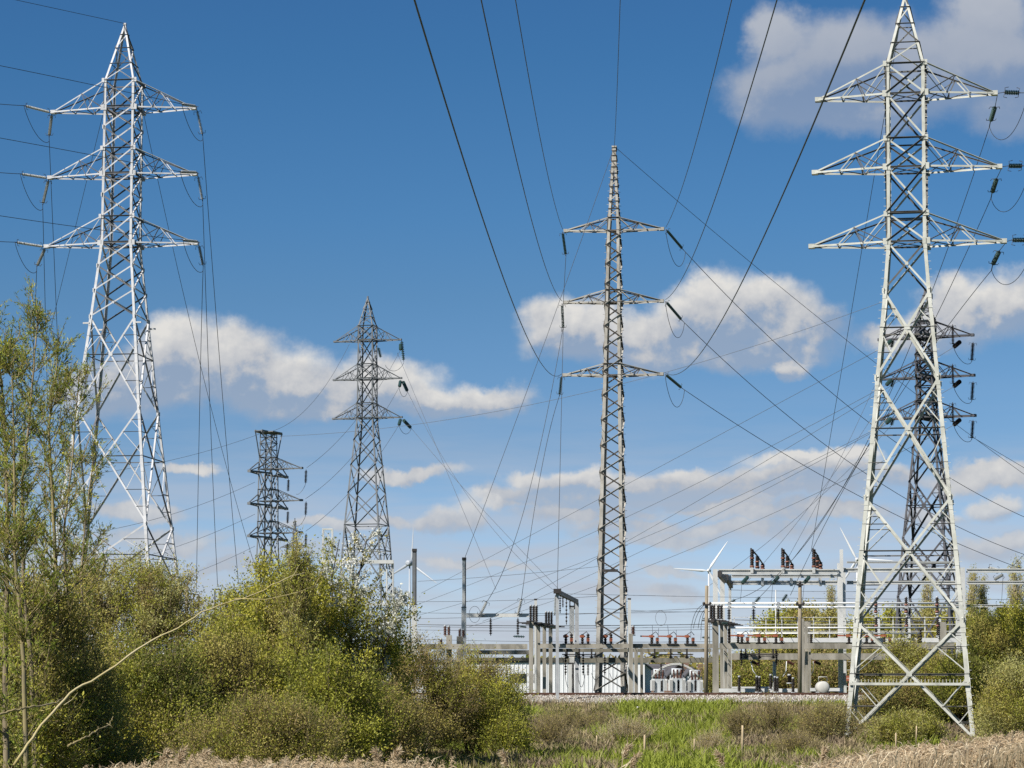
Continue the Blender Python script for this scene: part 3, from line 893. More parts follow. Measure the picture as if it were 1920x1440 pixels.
e = at(906, 1149, 192); wire(at(1055, 618, 200.5), at(913, 1128, 192), "dropper from the middle left arm of the beige mast to the left pale insulator", mid=(1014, 830), r=0.022)
insulator(at(913, 1127, 192), at(899, 1156, 192.5), "pale insulator string at the foot of the leftmost dropper of the beige mast", GLASS_W, 0.13, 10)
wire(at(1049, 742, 201), at(978, 1122, 192), "dropper from the bottom left arm of the beige mast to the right pale insulator", mid=(1022, 846), r=0.022)
insulator(at(978, 1122, 192), at(971, 1153, 192.5), "pale insulator string on the cross beam just left of the concrete columns", GLASS_W, 0.13, 10)

# -- left tower
LD = Vector((-1.0, -0.16, 0)).normalized()
for i in range(3):
    lv = LV[i]
    tl, tr = Vector(tipL[i][0]), Vector(tipL[i][1])
    p = ((45, 198), (38, 326), (28, 454))[i]
    e = at(p[0], p[1], 172.0)
    insulator(tl, e, "glass string lying level off the left end of the %s arm of the left pylon" % lv, GLASS_W, 0.10, 16)
    hq = ((92, 257), (80, 384), (69, 500))[i]
    h = at(hq[0], hq[1], 174)
    insulator(tl + Vector((0.05, 0, -0.1)), h, "glass string hanging down at the left end of the %s arm of the left pylon" % lv, GLASS_W, 0.115, 16)
    jumper(e, h + Vector((0, 0, -0.3)), "loop of cable below the left end of the %s arm of the left pylon" % lv, drop=0.75, r=0.02)
    far = (at(-260, 140, 166), at(-260, 268, 166), at(-260, 402, 166))[i]
    wire(e, far, "wire leaving the picture leftwards from the %s left arm of the left pylon" % lv, sag=0.4, r=0.022)
    # right side
    e3 = at((341, 338, 343)[i], (195, 322, 450)[i], 167.5)
    insulator(tr + Vector((0, -0.15, 0.1)), e3, "glass string lying along the right end of the %s arm of the left pylon" % lv, GLASS_W, 0.10, 16)
    hq = ((380, 254), (380, 377), (381, 499))[i]
    h2 = at(hq[0], hq[1], 174)
    insulator(tr + Vector((0.03, 0.1, -0.1)), h2, "glass string hanging down at the right end of the %s arm of the left pylon" % lv, GLASS_W, 0.115, 16)
    jumper(e3, h2 + Vector((0, 0, -0.3)), "loop of cable below the right end of the %s arm of the left pylon" % lv, drop=0.75, r=0.02)
    wire(e3, (at(-260, 72, 150), at(-260, 212, 150), at(-260, 362, 150))[i], "wire passing behind the left pylon from its %s right arm to the left edge" % lv, mid=((160, 156), (175, 291), (180, 430))[i], r=0.02)
    gq = ((447, 1092, 205), (408, 1100, 200), (368, 1112, 196))[i]
    wire(h2, at(*gq), "dropper from the %s right arm of the left pylon to the bushes" % lv, mid=((409, 640), (389, 640), (377, 640))[i], r=0.022)
    gl = ((128, 1120, 205), (98, 1110, 200), (45, 1110, 196))[i]
    wire(h, at(*gl), "dropper from the %s left arm of the left pylon to the willow tops" % lv, r=0.022)
wire(apL, at(-200, -50, 160), "earth wire from the tip of the left pylon to the top left corner", r=0.018)
wire(apL, at(482, 1075, 215), "earth wire from the tip of the left pylon down right to the bushes", mid=(365, 640), r=0.018)
wire(apL, at(60, 760, 212), "earth wire from the tip of the left pylon down left into the willow", r=0.018)

# -- right tower
for i in range(3):
    lv = LV[i]
    tr = Vector(tipR[i][1])
    p0, p1 = (((1882, 173), (1913, 174)), ((1890, 311), (1918, 311)), ((1897, 450), (1926, 450)))[i]
    wire(tr, at(p0[0], p0[1], 139.5), "short rod between the %s right arm tip of the right pylon and its string" % lv, r=0.02)
    insulator(at(p0[0], p0[1], 139.5), at(p1[0], p1[1], 139), "dark glass string pointing right off the %s arm of the right pylon" % lv, GLASS_G, 0.145, 8)
    wire(at(p1[0], p1[1], 139), at(2200, p1[1] + 6, 132), "wire leaving the picture rightwards from the %s arm of the right pylon" % lv, r=0.022)
    q0, q1 = (((1866, 199), (1857, 228)), ((1869, 334), (1860, 362)), ((1874, 470), (1861, 497)))[i]
    wire(tr, at(q0[0], q0[1], 143), "rod from the %s right arm tip of the right pylon to its hanging string" % lv, r=0.02)
    insulator(at(q0[0], q0[1], 143), at(q1[0], q1[1], 144.5), "dark glass string slanting below the %s right arm tip of the right pylon" % lv, GLASS_G, 0.145, 8)
    s_ = at(q1[0] - 2, q1[1] + 10, 145)
    wire(at(q1[0], q1[1], 144.5), s_, "short clamp below the slanting string of the %s arm of the right pylon" % lv, r=0.03)
    jumper(s_, at(p1[0] + 14, p1[1] + 1, 138.9), "loop of cable swinging right from the %s slanting string of the right pylon" % lv, drop=1.5, r=0.018)
    g_ = at((1482, 1096, 198)[0] if i == 2 else (1425 if i == 1 else 1379), (1116, 1119, 1124)[2 - i], 198)
    wire(s_, g_, "wire falling left from the %s slanting string of the right pylon to the gantry" % lv, mid=((1640, 800), (1648, 800), (1655, 792))[i], r=0.020)
wire(apR, at(1521, 1032, 200), "earth wire from the right pylon tip down to the black insulator trios", mid=(1587, 640), r=0.018)
ends = ((1379, 1124, 1367, 1133), (1425, 1119, 1416, 1130), (1476, 1114, 1467, 1128))
for j, (xa, ya, xb, yb) in enumerate(ends):
    insulator(at(xa, ya, 198), at(xb, yb, 198), "dark green string ending on the upper white tube, " + ("leftmost", "middle one", "rightmost")[j] + " of the lower three", GLASS_G, 0.16, 8, rings=False)
for j, (xa, ya, xb, yb) in enumerate(((1403, 1081, 1391, 1094), (1460, 1081, 1449, 1094), (1518, 1081, 1508, 1093))):
    insulator(at(xa, ya, 203), at(xb, yb, 202), "dark green string hanging under the top white beam, " + ("leftmost", "centre one", "rightmost")[j] + " of the upper three", GLASS_G, 0.16, 8, rings=False)
    wire(at(xb, yb, 202), at(xb - 3, yb + 36, 200), "thin dropper below the " + ("leftmost", "centre", "rightmost")[j] + " green string of the top white beam", r=0.015, group="thin busbar wires")
for j, (xa, ya, xb, yb) in enumerate(((1853, 1064, 1874, 1070), (1881, 1077, 1864, 1087))):
    insulator(at(xa, ya, 203), at(xb, yb, 203.5), ("pale string lying on the top white beam beside the poplar", "pale string sloping between the two white beams beside the poplar")[j], GLASS_W, 0.14, 10)
wire(at(1881, 1077, 203.5), at(1878, 1128, 203), "dropper from the two pale strings down to the lower white beam", r=0.018, group="thin busbar wires")
wire(at(1960, 1000, 215), at(1893, 1067, 205), "thin wire rising off the top white beam to the right edge", r=0.018)

# -- tower behind the blossom
for i in range(3):
    lv = LV[i]; tr = Vector(tip4[i][1]); tl = Vector(tip4[i][0])
    p = ((745, 662), (764, 734), (771, 803))[i]
    q = ((757, 674), (756, 716), (752, 786))[i]
    if i == 0: insulator(tr, at(757, 678, 350), "dark string hanging from the right end of the top arm of the grey pylon", GLASS_G, 0.24, 10, rings=False)
    else: insulator(at(755, (0, 714, 786)[i], 350), at(p[0], p[1], 352), "dark string sloping right below the %s arm of the grey pylon" % lv, GLASS_G, 0.26, 8, rings=False)
    insulator(at(751, (645, 714, 786)[i], 349), at((751, 749, 748)[i], (656, 725, 797)[i], 347), "stubby dark string under the right tip of the %s arm of the grey pylon" % lv, GLASS_G, 0.24, 6, rings=False)
    jumper(at((722, 748, 748)[i], (684, 726, 797)[i], 349), at((757, 764, 771)[i], (680, 734, 803)[i], 352), "little cable loop under the right end of the %s arm of the grey pylon" % lv, drop=1.0, r=0.03, m=WIRE_FAR)
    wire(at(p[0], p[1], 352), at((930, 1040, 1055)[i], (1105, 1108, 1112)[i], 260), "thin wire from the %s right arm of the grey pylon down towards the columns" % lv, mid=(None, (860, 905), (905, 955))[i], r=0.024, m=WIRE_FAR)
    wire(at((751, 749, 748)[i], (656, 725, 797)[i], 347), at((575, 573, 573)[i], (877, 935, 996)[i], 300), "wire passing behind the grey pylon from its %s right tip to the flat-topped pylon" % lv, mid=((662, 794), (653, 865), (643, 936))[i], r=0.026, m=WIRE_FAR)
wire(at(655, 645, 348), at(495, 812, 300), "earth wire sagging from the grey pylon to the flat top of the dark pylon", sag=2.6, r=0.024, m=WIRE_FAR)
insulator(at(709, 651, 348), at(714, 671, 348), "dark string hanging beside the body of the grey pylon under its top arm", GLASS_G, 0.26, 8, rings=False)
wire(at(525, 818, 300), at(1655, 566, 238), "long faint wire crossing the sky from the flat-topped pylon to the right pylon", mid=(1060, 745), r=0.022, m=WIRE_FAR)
# -- flat-topped tower
for i in range(3):
    lv = LV[i]; y = (880, 940, 1000)[i]
    insulator(at(574, y, 300), at(573, y + 27, 300), "dark string hanging from the right tip of the %s arm of the flat-topped pylon" % lv, BLACKINS, 0.19, 9, rings=False)
    insulator(at(541 - i, y + 18, 297), at(540 - i, y + 42, 297), "dark string hanging from the short near arm at the %s level of the flat-topped pylon" % lv, BLACKINS, 0.19, 9, rings=False)
    if i < 2: jumper(at(573, y + 27, 300), at(555, y + 46, 300), "cable loop below the %s right arm of the flat-topped pylon" % lv, drop=0.4, r=0.025, m=WIRE_FAR)
    wire(at(478, y + 24, 297), at(-150, (1010, 1085, 1150)[i], 250), "faint wire running left from the %s level of the flat-topped pylon" % lv, sag=2.5, r=0.022, m=WIRE_FAR)
wire(at(486, 814, 300), at(-150, 895, 250), "faint earth wire running left from the flat top of the dark pylon", sag=2.0, r=0.02, m=WIRE_FAR)
# -- dark tower
for i in range(3):
    lv = LV[i]; y = (638, 712, 784)[i]; tl = Vector(tipB[i][0]); tr = Vector(tipB[i][1])
    insulator(at(1824.5, y + 3, 235), at(1822, y + 40, 235), "dark string hanging from the right tip of the %s arm of the dark pylon" % lv, BLACKINS, 0.2, 13)
    insulator(at(1801, y + 2, 232), at(1788, y + 13, 231), "thick dark string tucked under the %s right arm of the dark pylon" % lv, BLACKINS, 0.22, 8, rings=False)
    insulator(at(1786, y - 30, 231), at(1787, y + 10, 231), "slim dark string below the short near arm, %s level of the dark pylon" % lv, BLACKINS, 0.15, 13)
    jumper(at(1788, y + 13, 231), at(1822, y + 40, 235), "cable loop under the right end of the %s arm of the dark pylon" % lv, drop=0.7, r=0.025)
    insulator(at(1671, y, 236), at(1662, y + 10, 235), "thick string pointing left off the %s left arm tip of the dark pylon" % lv, GLASS_G, 0.2, 7, rings=False)
    insulator(at(1675, y, 236), at(1671, y + 14, 236), "thick string pointing down off the %s left arm tip of the dark pylon" % lv, GLASS_G, 0.2, 7, rings=False)
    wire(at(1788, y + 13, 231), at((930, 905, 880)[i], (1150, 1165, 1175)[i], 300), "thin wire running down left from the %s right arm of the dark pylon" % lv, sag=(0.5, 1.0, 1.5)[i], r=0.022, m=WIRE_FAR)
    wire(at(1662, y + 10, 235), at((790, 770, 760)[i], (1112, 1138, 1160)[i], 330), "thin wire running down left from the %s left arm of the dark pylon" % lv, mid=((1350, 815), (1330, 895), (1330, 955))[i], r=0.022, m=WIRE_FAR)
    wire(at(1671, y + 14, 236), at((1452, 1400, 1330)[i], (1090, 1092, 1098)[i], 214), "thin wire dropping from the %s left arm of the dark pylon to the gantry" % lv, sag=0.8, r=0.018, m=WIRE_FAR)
wire(at(1824, 820, 235), at(2060, 960, 250), "wire leaving rightwards from the bottom right string of the dark pylon", r=0.022, m=WIRE_FAR)
# ------------------------------------------------------------------ substation
YARD = 3.02
def zg(D): return float(ground_z(0, D))
def thing_at(name, label, cat, px, D, group=None):
    p = at(px, 1300, D); return thing(name, label, cat, (p.x, D, zg(D)), 0, group)

# concrete frame: columns and long beams
fr = thing_at("concrete_gantry", "long weathered concrete frame of columns and beams carrying the switchgear behind the rails", "gantry", 1160, 190)
def column(x0, x1, ytop, D, m=CONC, dep=0.4):
    mb = MB(); a = at(x0, 1300, D); b = at(x1, 1300, D); zt = zat(ytop, D, x0)
    mb.box(a.x, D, zg(D) - 0.02, b.x, D + dep, zt)
    mb.build("column", m, fr, True)
for (x0, x1, yt, D) in ((992, 1000, 1166, 185), (1006, 1013, 1174, 188), (1017.5, 1024, 1176, 191), (1029, 1036, 1178, 194),
                        (1337, 1348, 1164, 185), (1351.5, 1357, 1170, 188), (1359, 1364.5, 1172, 191), (1366, 1371, 1174, 194),
                        (1503, 1509, 1160, 185), (1510.5, 1515.5, 1165, 188), (1517, 1521, 1166, 191),
                        (1180, 1187, 1188, 189.2), (1190, 1196, 1210, 193), (1201, 1206, 1212, 196.3),
                        (1763, 1776, 1166, 195), (836.5, 847, 1191, 189.4), (856, 868, 1193, 192)):
    column(x0, x1, yt, D)
def beam(x0, y0, x1, y1, D, dep, m):
    mb = MB(); mb.pbox(x0, y0, x1, y1, D, dep); mb.build("beam", m, fr, True)
beam(783, 1207.5, 989, 1217.5, 189, 0.35, CONC); beam(875, 1219, 1000, 1227, 196.5, 0.35, CONC)
beam(1001, 1207, 1336, 1215, 189.8, 0.4, CONC); beam(1012, 1216, 1334, 1222.5, 194.6, 0.35, CONC_D)
beam(865, 1233, 1340, 1242.5, 197.4, 0.4, CONC_D)
beam(1349.5, 1206, 1690, 1216.5, 187.2, 0.4, CONC); beam(1690.5, 1206, 1790, 1217, 187.6, 0.4, CONC)
beam(1372, 1225, 1700, 1237, 195.2, 0.4, CONC)
beam(958, 1263, 988, 1281, 197.0, 0.3, CONC); beam(1000.5, 1263, 1008, 1281, 199, 0.3, CONC)
# steel heads over the column groups
mb = MB()
for (xa, ya, xb, yb, D0, D1) in ((990, 1167, 1040, 1176, 184.8, 195), (1336, 1163, 1374, 1173, 184.8, 195)):
    a = at(xa, ya, D0); b = at(xb, yb, D1)
    mb.bar(a, b, 0.25, 0.25)
    for q in range(7):
        c = a.lerp(b, (q + .5) / 7); mb.bar(c - Vector((0.9, 0, 0)), c + Vector((0.9, 0, 0)), 0.06, 0.08)
mb.build("steel_head", DARKMETAL, fr, True)

def bar_ins(x, y0, y1, D, r=0.13, m=BLACKINS, n=7, bands=False):
    mb = MB(); p = at(x, y1, D); q = at(x, y0, D); mb.ribbed(p, q, r, n, 0.55); return mb, p, q

def post_insulator(x, y0, y1, D, label, r=0.13, m=BLACKINS, n=8, bands=0, group="post insulators", cap=True):
    p = at(x, y1, D); q = at(x, y0, D)
    root = thing("post_insulator", label, "insulator", p, 0, group)
    mb = MB(); mb.ribbed(p, q, r, n, 0.55); mb.build("porcelain_body", m, root, True)
    if cap:
        mb = MB(); mb.lathe(q, q + Vector((0, 0, 0.12)), [(0, r * 0.7), (1, r * 0.6)]); mb.lathe(p - Vector((0, 0, 0.08)), p, [(0, r * 1.05), (1, r)]); mb.build("end_cap", STEEL_G, root, True)
    for k in range(bands):
        c = p.lerp(q, (0.5, 0.05)[k]); mb = MB(); mb.lathe(c, c + Vector((0, 0, 0.13)), [(0, r * 1.04), (1, r * 1.04)]); mb.build("red_band", REDBAND, root, True)
    return root

# standing insulators on the column heads
ORD = ("leftmost", "second", "third", "fourth", "fifth", "sixth", "seventh", "eighth", "ninth", "tenth")
for k, (x, D) in enumerate(((995, 185.2), (1000.5, 186.4), (1006, 187.6), (1024, 190), (1029, 192), (1034, 194))):
    post_insulator(x, 1137 if k < 3 else 1149, 1166 if k < 3 else 1170, D, "black insulator standing on the left concrete columns, %s from the left" % ORD[k], 0.12)
for k, (x, D) in enumerate(((1333.5, 187), (1338.5, 188), (1347, 190), (1352.5, 192))):
    post_insulator(x, 1136, 1161, D, "black insulator standing on the columns beside the left wooden pole, %s from the left" % ORD[k], 0.15)
for k, (x, y0, y1, D, m) in enumerate(((834.5, 1175, 1192, 189.6, BROWNINS), (841.5, 1176, 1191, 189.6, BROWNINS), (862, 1181, 1193, 192.2, BROWNINS), (869, 1182, 1194, 192.2, BROWNINS), (827, 1200, 1208, 189.2, BROWNINS))):
    post_insulator(x, y0, y1, D, "brown ribbed insulator on the left end of the concrete beam, %s of five" % ORD[k], 0.13, m, 5, group="brown insulators on the left beam")
post_insulator(1187, 1176, 1190, 189.4, "brown ribbed insulator on the short concrete stub right of the beige mast", 0.17, BROWNINS, 5)
for k, (x, y1) in enumerate(((920, 1192), (971, 1192))):
    root = insulator(at(x, 1158, 192.3), at(x, y1, 192.3), ("long black insulator hanging from the thin beam left of the pale string", "long black insulator hanging close to the left concrete columns")[k], BLACKINS, 0.12, 9, rings=False)
# hanging insulators below the beam in front of the white shed
for k, (x, y0, y1, D) in enumerate(((1060.5, 1222, 1266, 190.6), (1070, 1244, 1267, 192), (1093.5, 1222, 1266, 190.6), (1102.5, 1244, 1267, 192), (1134, 1228, 1266, 191.5), (1239.5, 1243, 1263, 193), (1280, 1243, 1263, 193), (1390, 1216, 1250, 190), (1423, 1216, 1252, 190), (1456, 1216, 1250, 190))):
    insulator(at(x, y0, D), at(x, y1, D), "black rod insulator hanging below the concrete beam, %s from the left" % ORD[k], BLACKINS, 0.10, 7, group="hanging rod insulators", rings=False)

# disconnectors
def disconnector(x, y, D, label, arm=-1, size=1.0):
    p = at(x, y, D); root = thing("disconnector", label, "switch", p, 0, "orange disconnectors")
    mb = MB()
    for dx in (0.0, 0.42): mb.ribbed(p + Vector((dx, 0, -0.02)), p + Vector((dx, 0, 0.42 * size)), 0.13, 4, 0.6)
    mb.build("post", BLACKINS, root, True)
    mb = MB()
    mb.bar(p + Vector((arm * 0.85, -0.05, 0.52)), p + Vector((0.2, 0.0, 0.50)), 0.09, 0.10)
    mb.box(p.x - 0.2, p.y - 0.12, p.z + 0.42, p.x + 0.12, p.y + 0.12, p.z + 0.6)
    mb.box(p.x + 0.3, p.y - 0.1, p.z + 0.14, p.x + 0.52, p.y + 0.1, p.z + 0.36)
    mb.build("blade", ORANGE, root, True)
    mb = MB(); mb.tube([p + Vector((-0.05, 0, 0.6)), p + Vector((0.3, 0, 0.85)), p + Vector((0.5, 0, 0.6))], 0.03, 5)
    mb.box(p.x - 0.25, p.y - 0.2, p.z - 0.10, p.x + 0.6, p.y + 0.2, p.z - 0.02)
    mb.build("contact", DARKMETAL, root, True)
for k, x in enumerate((1222, 1256, 1289)): disconnector(x, 1206, 189.9, "orange armed switch on the concrete beam right of the beige mast, %s of that three" % ("leftmost", "middle", "rightmost")[k])
for k, x in enumerate((1391, 1423, 1455)): disconnector(x, 1205, 187.4, "orange armed switch on the beam left of the middle wooden pole, %s of that three" % ("leftmost", "middle", "rightmost")[k])
for k, x in enumerate((1592, 1625, 1658)): disconnector(x, 1205, 187.4, "orange armed switch on the beam behind the right pylon, %s of that three" % ("leftmost", "middle", "rightmost")[k])
for k, x in enumerate((1061, 1092, 1135)):
    disconnector(x, 1206, 190, "dark orange-footed switch on the beam left of the beige mast, %s of three" % ("leftmost", "middle", "rightmost")[k], arm=-0.15, size=1.6)

# switch linkage under the beams
for (x0, x1, D, lab) in ((1054, 1118, 191, "dark rod linkage under the beam left of the beige mast"), (1216, 1300, 191, "dark rod linkage under the beam above the transformers"), (1388, 1460, 189.5, "dark rod linkage under the beam left of the middle wooden pole")):
    mb = MB()
    mb.pbox(x0, 1226, x1, 1228, D, 0.12); mb.pbox(x0 + 2, 1229.5, x1 - 1, 1231, D + 0.8, 0.12)
    for q in range(3):
        xx = x0 + (x1 - x0) * (0.12 + 0.36 * q); mb.pbox(xx, 1216, xx + 3, 1235, D + 0.2, 0.15); mb.pbox(xx - 2, 1231.5, xx + 5, 1234, D + 0.5, 0.2)
    mb.settle("rod_linkage", DARKMETAL, lab, "linkage", "rod linkages")

# white steel gantry at the right
ga = thing_at("white_gantry", "tall pale steel gantry of columns and double beams right of the wooden pole", "gantry", 1600, 203)
def gcol(x0, x1, yt, D, dep=0.35, m=STEEL_W):
    mb = MB(); a = at(x0, 1300, D); b = at(x1, 1300, D); mb.box(a.x, D, zg(D) - 0.02, b.x, D + dep, zat(yt, D, x0)); mb.build("column", m, ga, True)
for c in ((1338.5, 1347, 1067, 200), (1352, 1360, 1077, 205), (1368, 1372.5, 1078, 212), (1361, 1371, 1235, 200.3), (1573, 1582, 1056, 200.2), (1582.6, 1587.5, 1064, 206), (1802.5, 1812.5, 1064, 200.4), (1795, 1801, 1056, 206.2)):
    gcol(*c)
gcol(1577.5, 1583.5, 1030, 208.4, 0.2)
def gbeam(x0, y0, x1, y1, D, dep=0.3):
    mb = MB(); h = y1 - y0
    # an I-beam: flanges above and below a set-back web
    mb.pbox(x0, y0, x1, y0 + h * 0.22, D - 0.03, dep + 0.03); mb.pbox(x0, y1 - h * 0.36, x1, y1, D, dep); mb.pbox(x0, y0 + h * 0.22, x1, y1 - h * 0.36, D + dep * 0.35, dep * 0.3)
    mb.build("beam", STEEL_W, ga, True)
gbeam(1347.3, 1067, 1572.7, 1076, 200.05); gbeam(1372, 1077, 1572, 1083, 205.3); gbeam(1373, 1088.5, 1575, 1096.5, 212.1)
gbeam(1588, 1052.5, 1796, 1056, 206.5); gbeam(1582.3, 1065, 1802.2, 1073, 200.6); gbeam(1588, 1089, 1802, 1095.5, 206.6)
gbeam(1813, 1066, 2060, 1073.5, 200.6); gbeam(1813, 1089, 2060, 1095.5, 206.6); gbeam(1813, 1133.5, 2060, 1138.5, 200.9)
mb = MB()
for (xa, ya, Da, xb, yb, Db) in ((1349, 1076, 200, 1360, 1088, 205), (1362, 1082, 206, 1371, 1098, 212)):
    mb.bar(at(xa, ya, Da), at(xb, yb, Db), 0.3, 0.45)
mb.build("cross_beam", DARKMETAL, ga, True)
mb = MB()
for x in (1410, 1468, 1526): mb.pbox(x - 2.5, 1064, x + 2.5, 1075, 199.8, 0.2)
for x in (1430, 1484, 1538): mb.pbox(x - 2.5, 1080, x + 2.5, 1099, 211.8, 0.2)
mb.build("bracket", STEEL_W, ga, True)

# triple black insulators on the top beam, each trio joined by a sloping bar
for k, x in enumerate((1410, 1468, 1526)):
    g_ = "trios of banded black insulators on the white gantry"
    dx = (9.5, 8, 6)[k]
    root = thing("insulator_trio", "trio of black red-banded insulators on the white gantry, %s of three" % ("leftmost", "middle", "rightmost")[k], "insulator", at(x, 1064, 200.1), 0, g_)
    tops = []
    for q in range(3):
        xx = x + dx * q * 1.05; D = 200.1 + 4 * q
        y1 = 1066; y0 = (1030, 1043, 1057)[q] if k < 2 else (1030, 1041, 1054)[q]
        if q == 2: y1 = 1068
        p = at(xx, y1, D); t_ = at(xx, y0, D); tops.append(t_)
        ins = MB(); ins.ribbed(p, t_, 0.17, 11, 0.7); io = ins.build("porcelain_body", BLACKINS, root, True)
        for f_ in (0.5, 0.08):
            c = p.lerp(t_, f_); b_ = MB(); b_.lathe(c, c + Vector((0, 0, 0.1)), [(0, 0.178), (1, 0.178)]); b_.build("red_band", REDBAND, root, True)
    mb = MB(); mb.tube([tops[0] + Vector((-0.08, 0, 0.05)), tops[1] + Vector((0, 0, .03)), tops[2]], 0.07, 6); mb.build("connecting_bar", DARKMETAL, root, True)
# black insulators behind the right pylon
for k, x in enumerate((1642, 1699, 1757)):
    post_insulator(x, 1121, 1150, 196, "tall black insulator with red bands on the platform behind the right pylon, %s of three" % ("leftmost", "middle", "rightmost")[k], 0.14, BLACKINS, 8, 2)
    post_insulator(x + 1, 1158, 1192, 195, "black insulator on a white plinth behind the right pylon, %s of three" % ("leftmost", "middle", "rightmost")[k], 0.13, BLACKINS, 9, 1)
for k, x in enumerate((1642, 1699, 1757)):
    mb = MB(); mb.pbox(x + 2.5, 1157, x + 8, 1196.3, 196.5, 0.3)
    mb.settle("white_plinth", WHITEPAINT, "white upright plate beside a red-banded insulator behind the right pylon, %s of three" % ("leftmost", "middle", "rightmost")[k], "plate", "white plates on the platform")
# railed platform
pl = thing_at("railed_platform", "pale platform with thin white railings behind the right pylon and beam", "platform", 1600, 193)
mb = MB(); mb.pbox(1372, 1196, 1795, 1204.5, 196.8, 3.0); mb.build("deck", WHITEPAINT, pl, True)
mb = MB()
for y in (1157, 1170, 1183): mb.pbox(1375, y, 1795, y + 1.0, 199, 0.05)
for q in range(15): mb.pbox(1376 + q * 29.8, 1156, 1377.2 + q * 29.8, 1197, 199.1, 0.05)
mb.build("railing", STEEL_W, pl, True)

# white busbar tubes on posts
for k, (x0, x1, y0, y1, D, lab) in enumerate(((1334, 1798, 1129, 1133, 197, "upper white tube of the pair crossing behind the right pylon"), (1336, 1798, 1136.5, 1140.5, 196, "lower white tube of the pair crossing behind the right pylon"),
        (1366, 1732, 1175.5, 1178.8, 191, "white busbar tube on black posts, the longer upper one"), (1382, 1724, 1186, 1189, 190, "white busbar tube on black posts, the shorter lower one"))):
    a = at(x0, (y0 + y1) / 2, D); b = at(x1, (y0 + y1) / 2, D)
    r = (y1 - y0) / 2 * D / F
    root = thing("busbar_tube", lab, "tube", a, 0, "white busbar tubes")
    mb = MB(); mb.tube([a, b], r, 10); mb.build("tube", TUBEW, root, True)
    if k > 1:
        for x in ((1367, 1508, 1726) if k == 2 else (1384, 1521, 1722)):
            mb = MB(); p = at(x, y1, D); q = at(x, 1206, D); mb.ribbed(q, p, 0.12, 5, 0.6)
            mb.build("support_insulator", BLACKINS, root, True)
    else:
        mb = MB()
        for x in (1367, 1413, 1459, 1502, 1560, 1700, 1790): mb.pbox(x - 2.5, y0 - 0.5, x + 2.5, y1 + 0.5, D - 0.25, 0.5)
        mb.build("clamp", STEEL_G, root, True)
for k, x in enumerate((1367, 1413, 1459)):
    insulator(at(x, 1141, 196), at(x, 1163, 196), "black string hanging under the white tubes left of the middle wooden pole, %s of three" % ("leftmost", "middle", "rightmost")[k], BLACKINS, 0.16, 6, rings=False, group="strings under the white tubes")
    wire(at(x, 1163, 196), at(x + 3, 1202, 190), "dropper from the %s black string under the white tubes to its switch" % ("leftmost", "middle", "rightmost")[k], r=0.02, group="thin busbar wires")

# wooden poles
for (x, yt, D, lab, xb) in ((1325.3, 1098, 178, "tall brown wooden pole at the left end of the white gantry", 1323.5), (1500, 1098, 179, "grey-brown wooden pole in the middle of the white gantry bay", 1499.5)):
    p = at(xb, 1300, D); q = at(x, yt, D)
    p.z = zg(D) - 0.05
    root = thing("wooden_pole", lab, "pole", (p.x, D, p.z + 0.05), 0, "wooden poles")
    mb = MB(); mb.tube([p, p.lerp(q, 0.5), q], 0.155, 10, 0.125); mb.build("shaft", WOODPOLE, root, True)
    mb = MB()
    c = at(x, 1134, D); mb.box(c.x - 0.26, D - 0.28, c.z - 0.05, c.x + 0.26, D + 0.28, c.z + 0.05); mb.ball(c + Vector((-0.22, -0.2, 0.1)), 0.1); mb.ball(c + Vector((0.22, -0.2, 0.1)), 0.1)
    if x > 1400: mb.box(q.x - 0.22, D - 0.2, q.z, q.x + 0.22, D + 0.2, q.z + 0.12); mb.lathe(q + Vector((0, 0, .12)), q + Vector((0, 0, 0.32)), [(0, 0.1), (1, 0.06)])
    mb.build("pole_fitting", DARKMETAL, root, True)

# tall grey posts at left, each with a slim upper length on a thicker foot
for (xu0, xu1, yt, xl0, xl1, ym, D, lab, mu, rx) in ((772.5, 780.5, 1034, 771.5, 781, 1134, 183, "tall dark grey post with black cap beside the wind turbine", STEEL_F, 0), (866.5, 873.5, 1050, 865, 873.8, 1139, 195, "tall pale post with black cap left of the hanging strings", STEEL_W, 0)):
    p = at((xl0 + xl1) / 2, 1300, D)
    root = thing("steel_post", lab, "post", (p.x, D, zg(D)), 0, "tall steel posts")
    a = at(xl0, 1300, D); b = at(xl1, 1300, D); zm = zat(ym, D, xl0); zt = zat(yt, D, xl0)
    w2 = (b.x - a.x)
    mb = MB(); mb.box(a.x, D, zg(D) - 0.02, b.x, D + 0.05, zm); mb.box(b.x - 0.06, D + 0.05, zg(D) - 0.02, b.x, D + 0.4, zm); mb.box(a.x, D + 0.05, zg(D) - 0.02, a.x + 0.06, D + 0.4, zm); mb.build("lower_shaft", STEEL_W, root, True)
    a2 = at(xu0, 1200, D); b2 = at(xu1, 1200, D)
    mb = MB(); mb.box(a2.x, D + 0.06, zm - 0.4, b2.x - 0.07, D + 0.32, zt); mb.build("upper_shaft", mu, root, True)
    mb = MB(); mb.box(b2.x - 0.067, D + 0.05, zm - 0.4, b2.x, D + 0.34, zt); mb.box(a2.x - 0.02, D, zt + 0.002, b2.x + 0.02, D + 0.36, zt + 0.2); mb.box(a.x - 0.02, D - 0.02, zm + 0.002, b.x + 0.02, D + 0.42, zm + 0.05); mb.build("cap", DARKMETAL, root, True)
mb = MB(); mb.pbox(874.5, 1150.5, 992, 1157, 192.6, 0.25); mb.settle("cross_beam", STEEL_W, "thin pale horizontal beam between the tall pale post and the concrete columns", "beam")

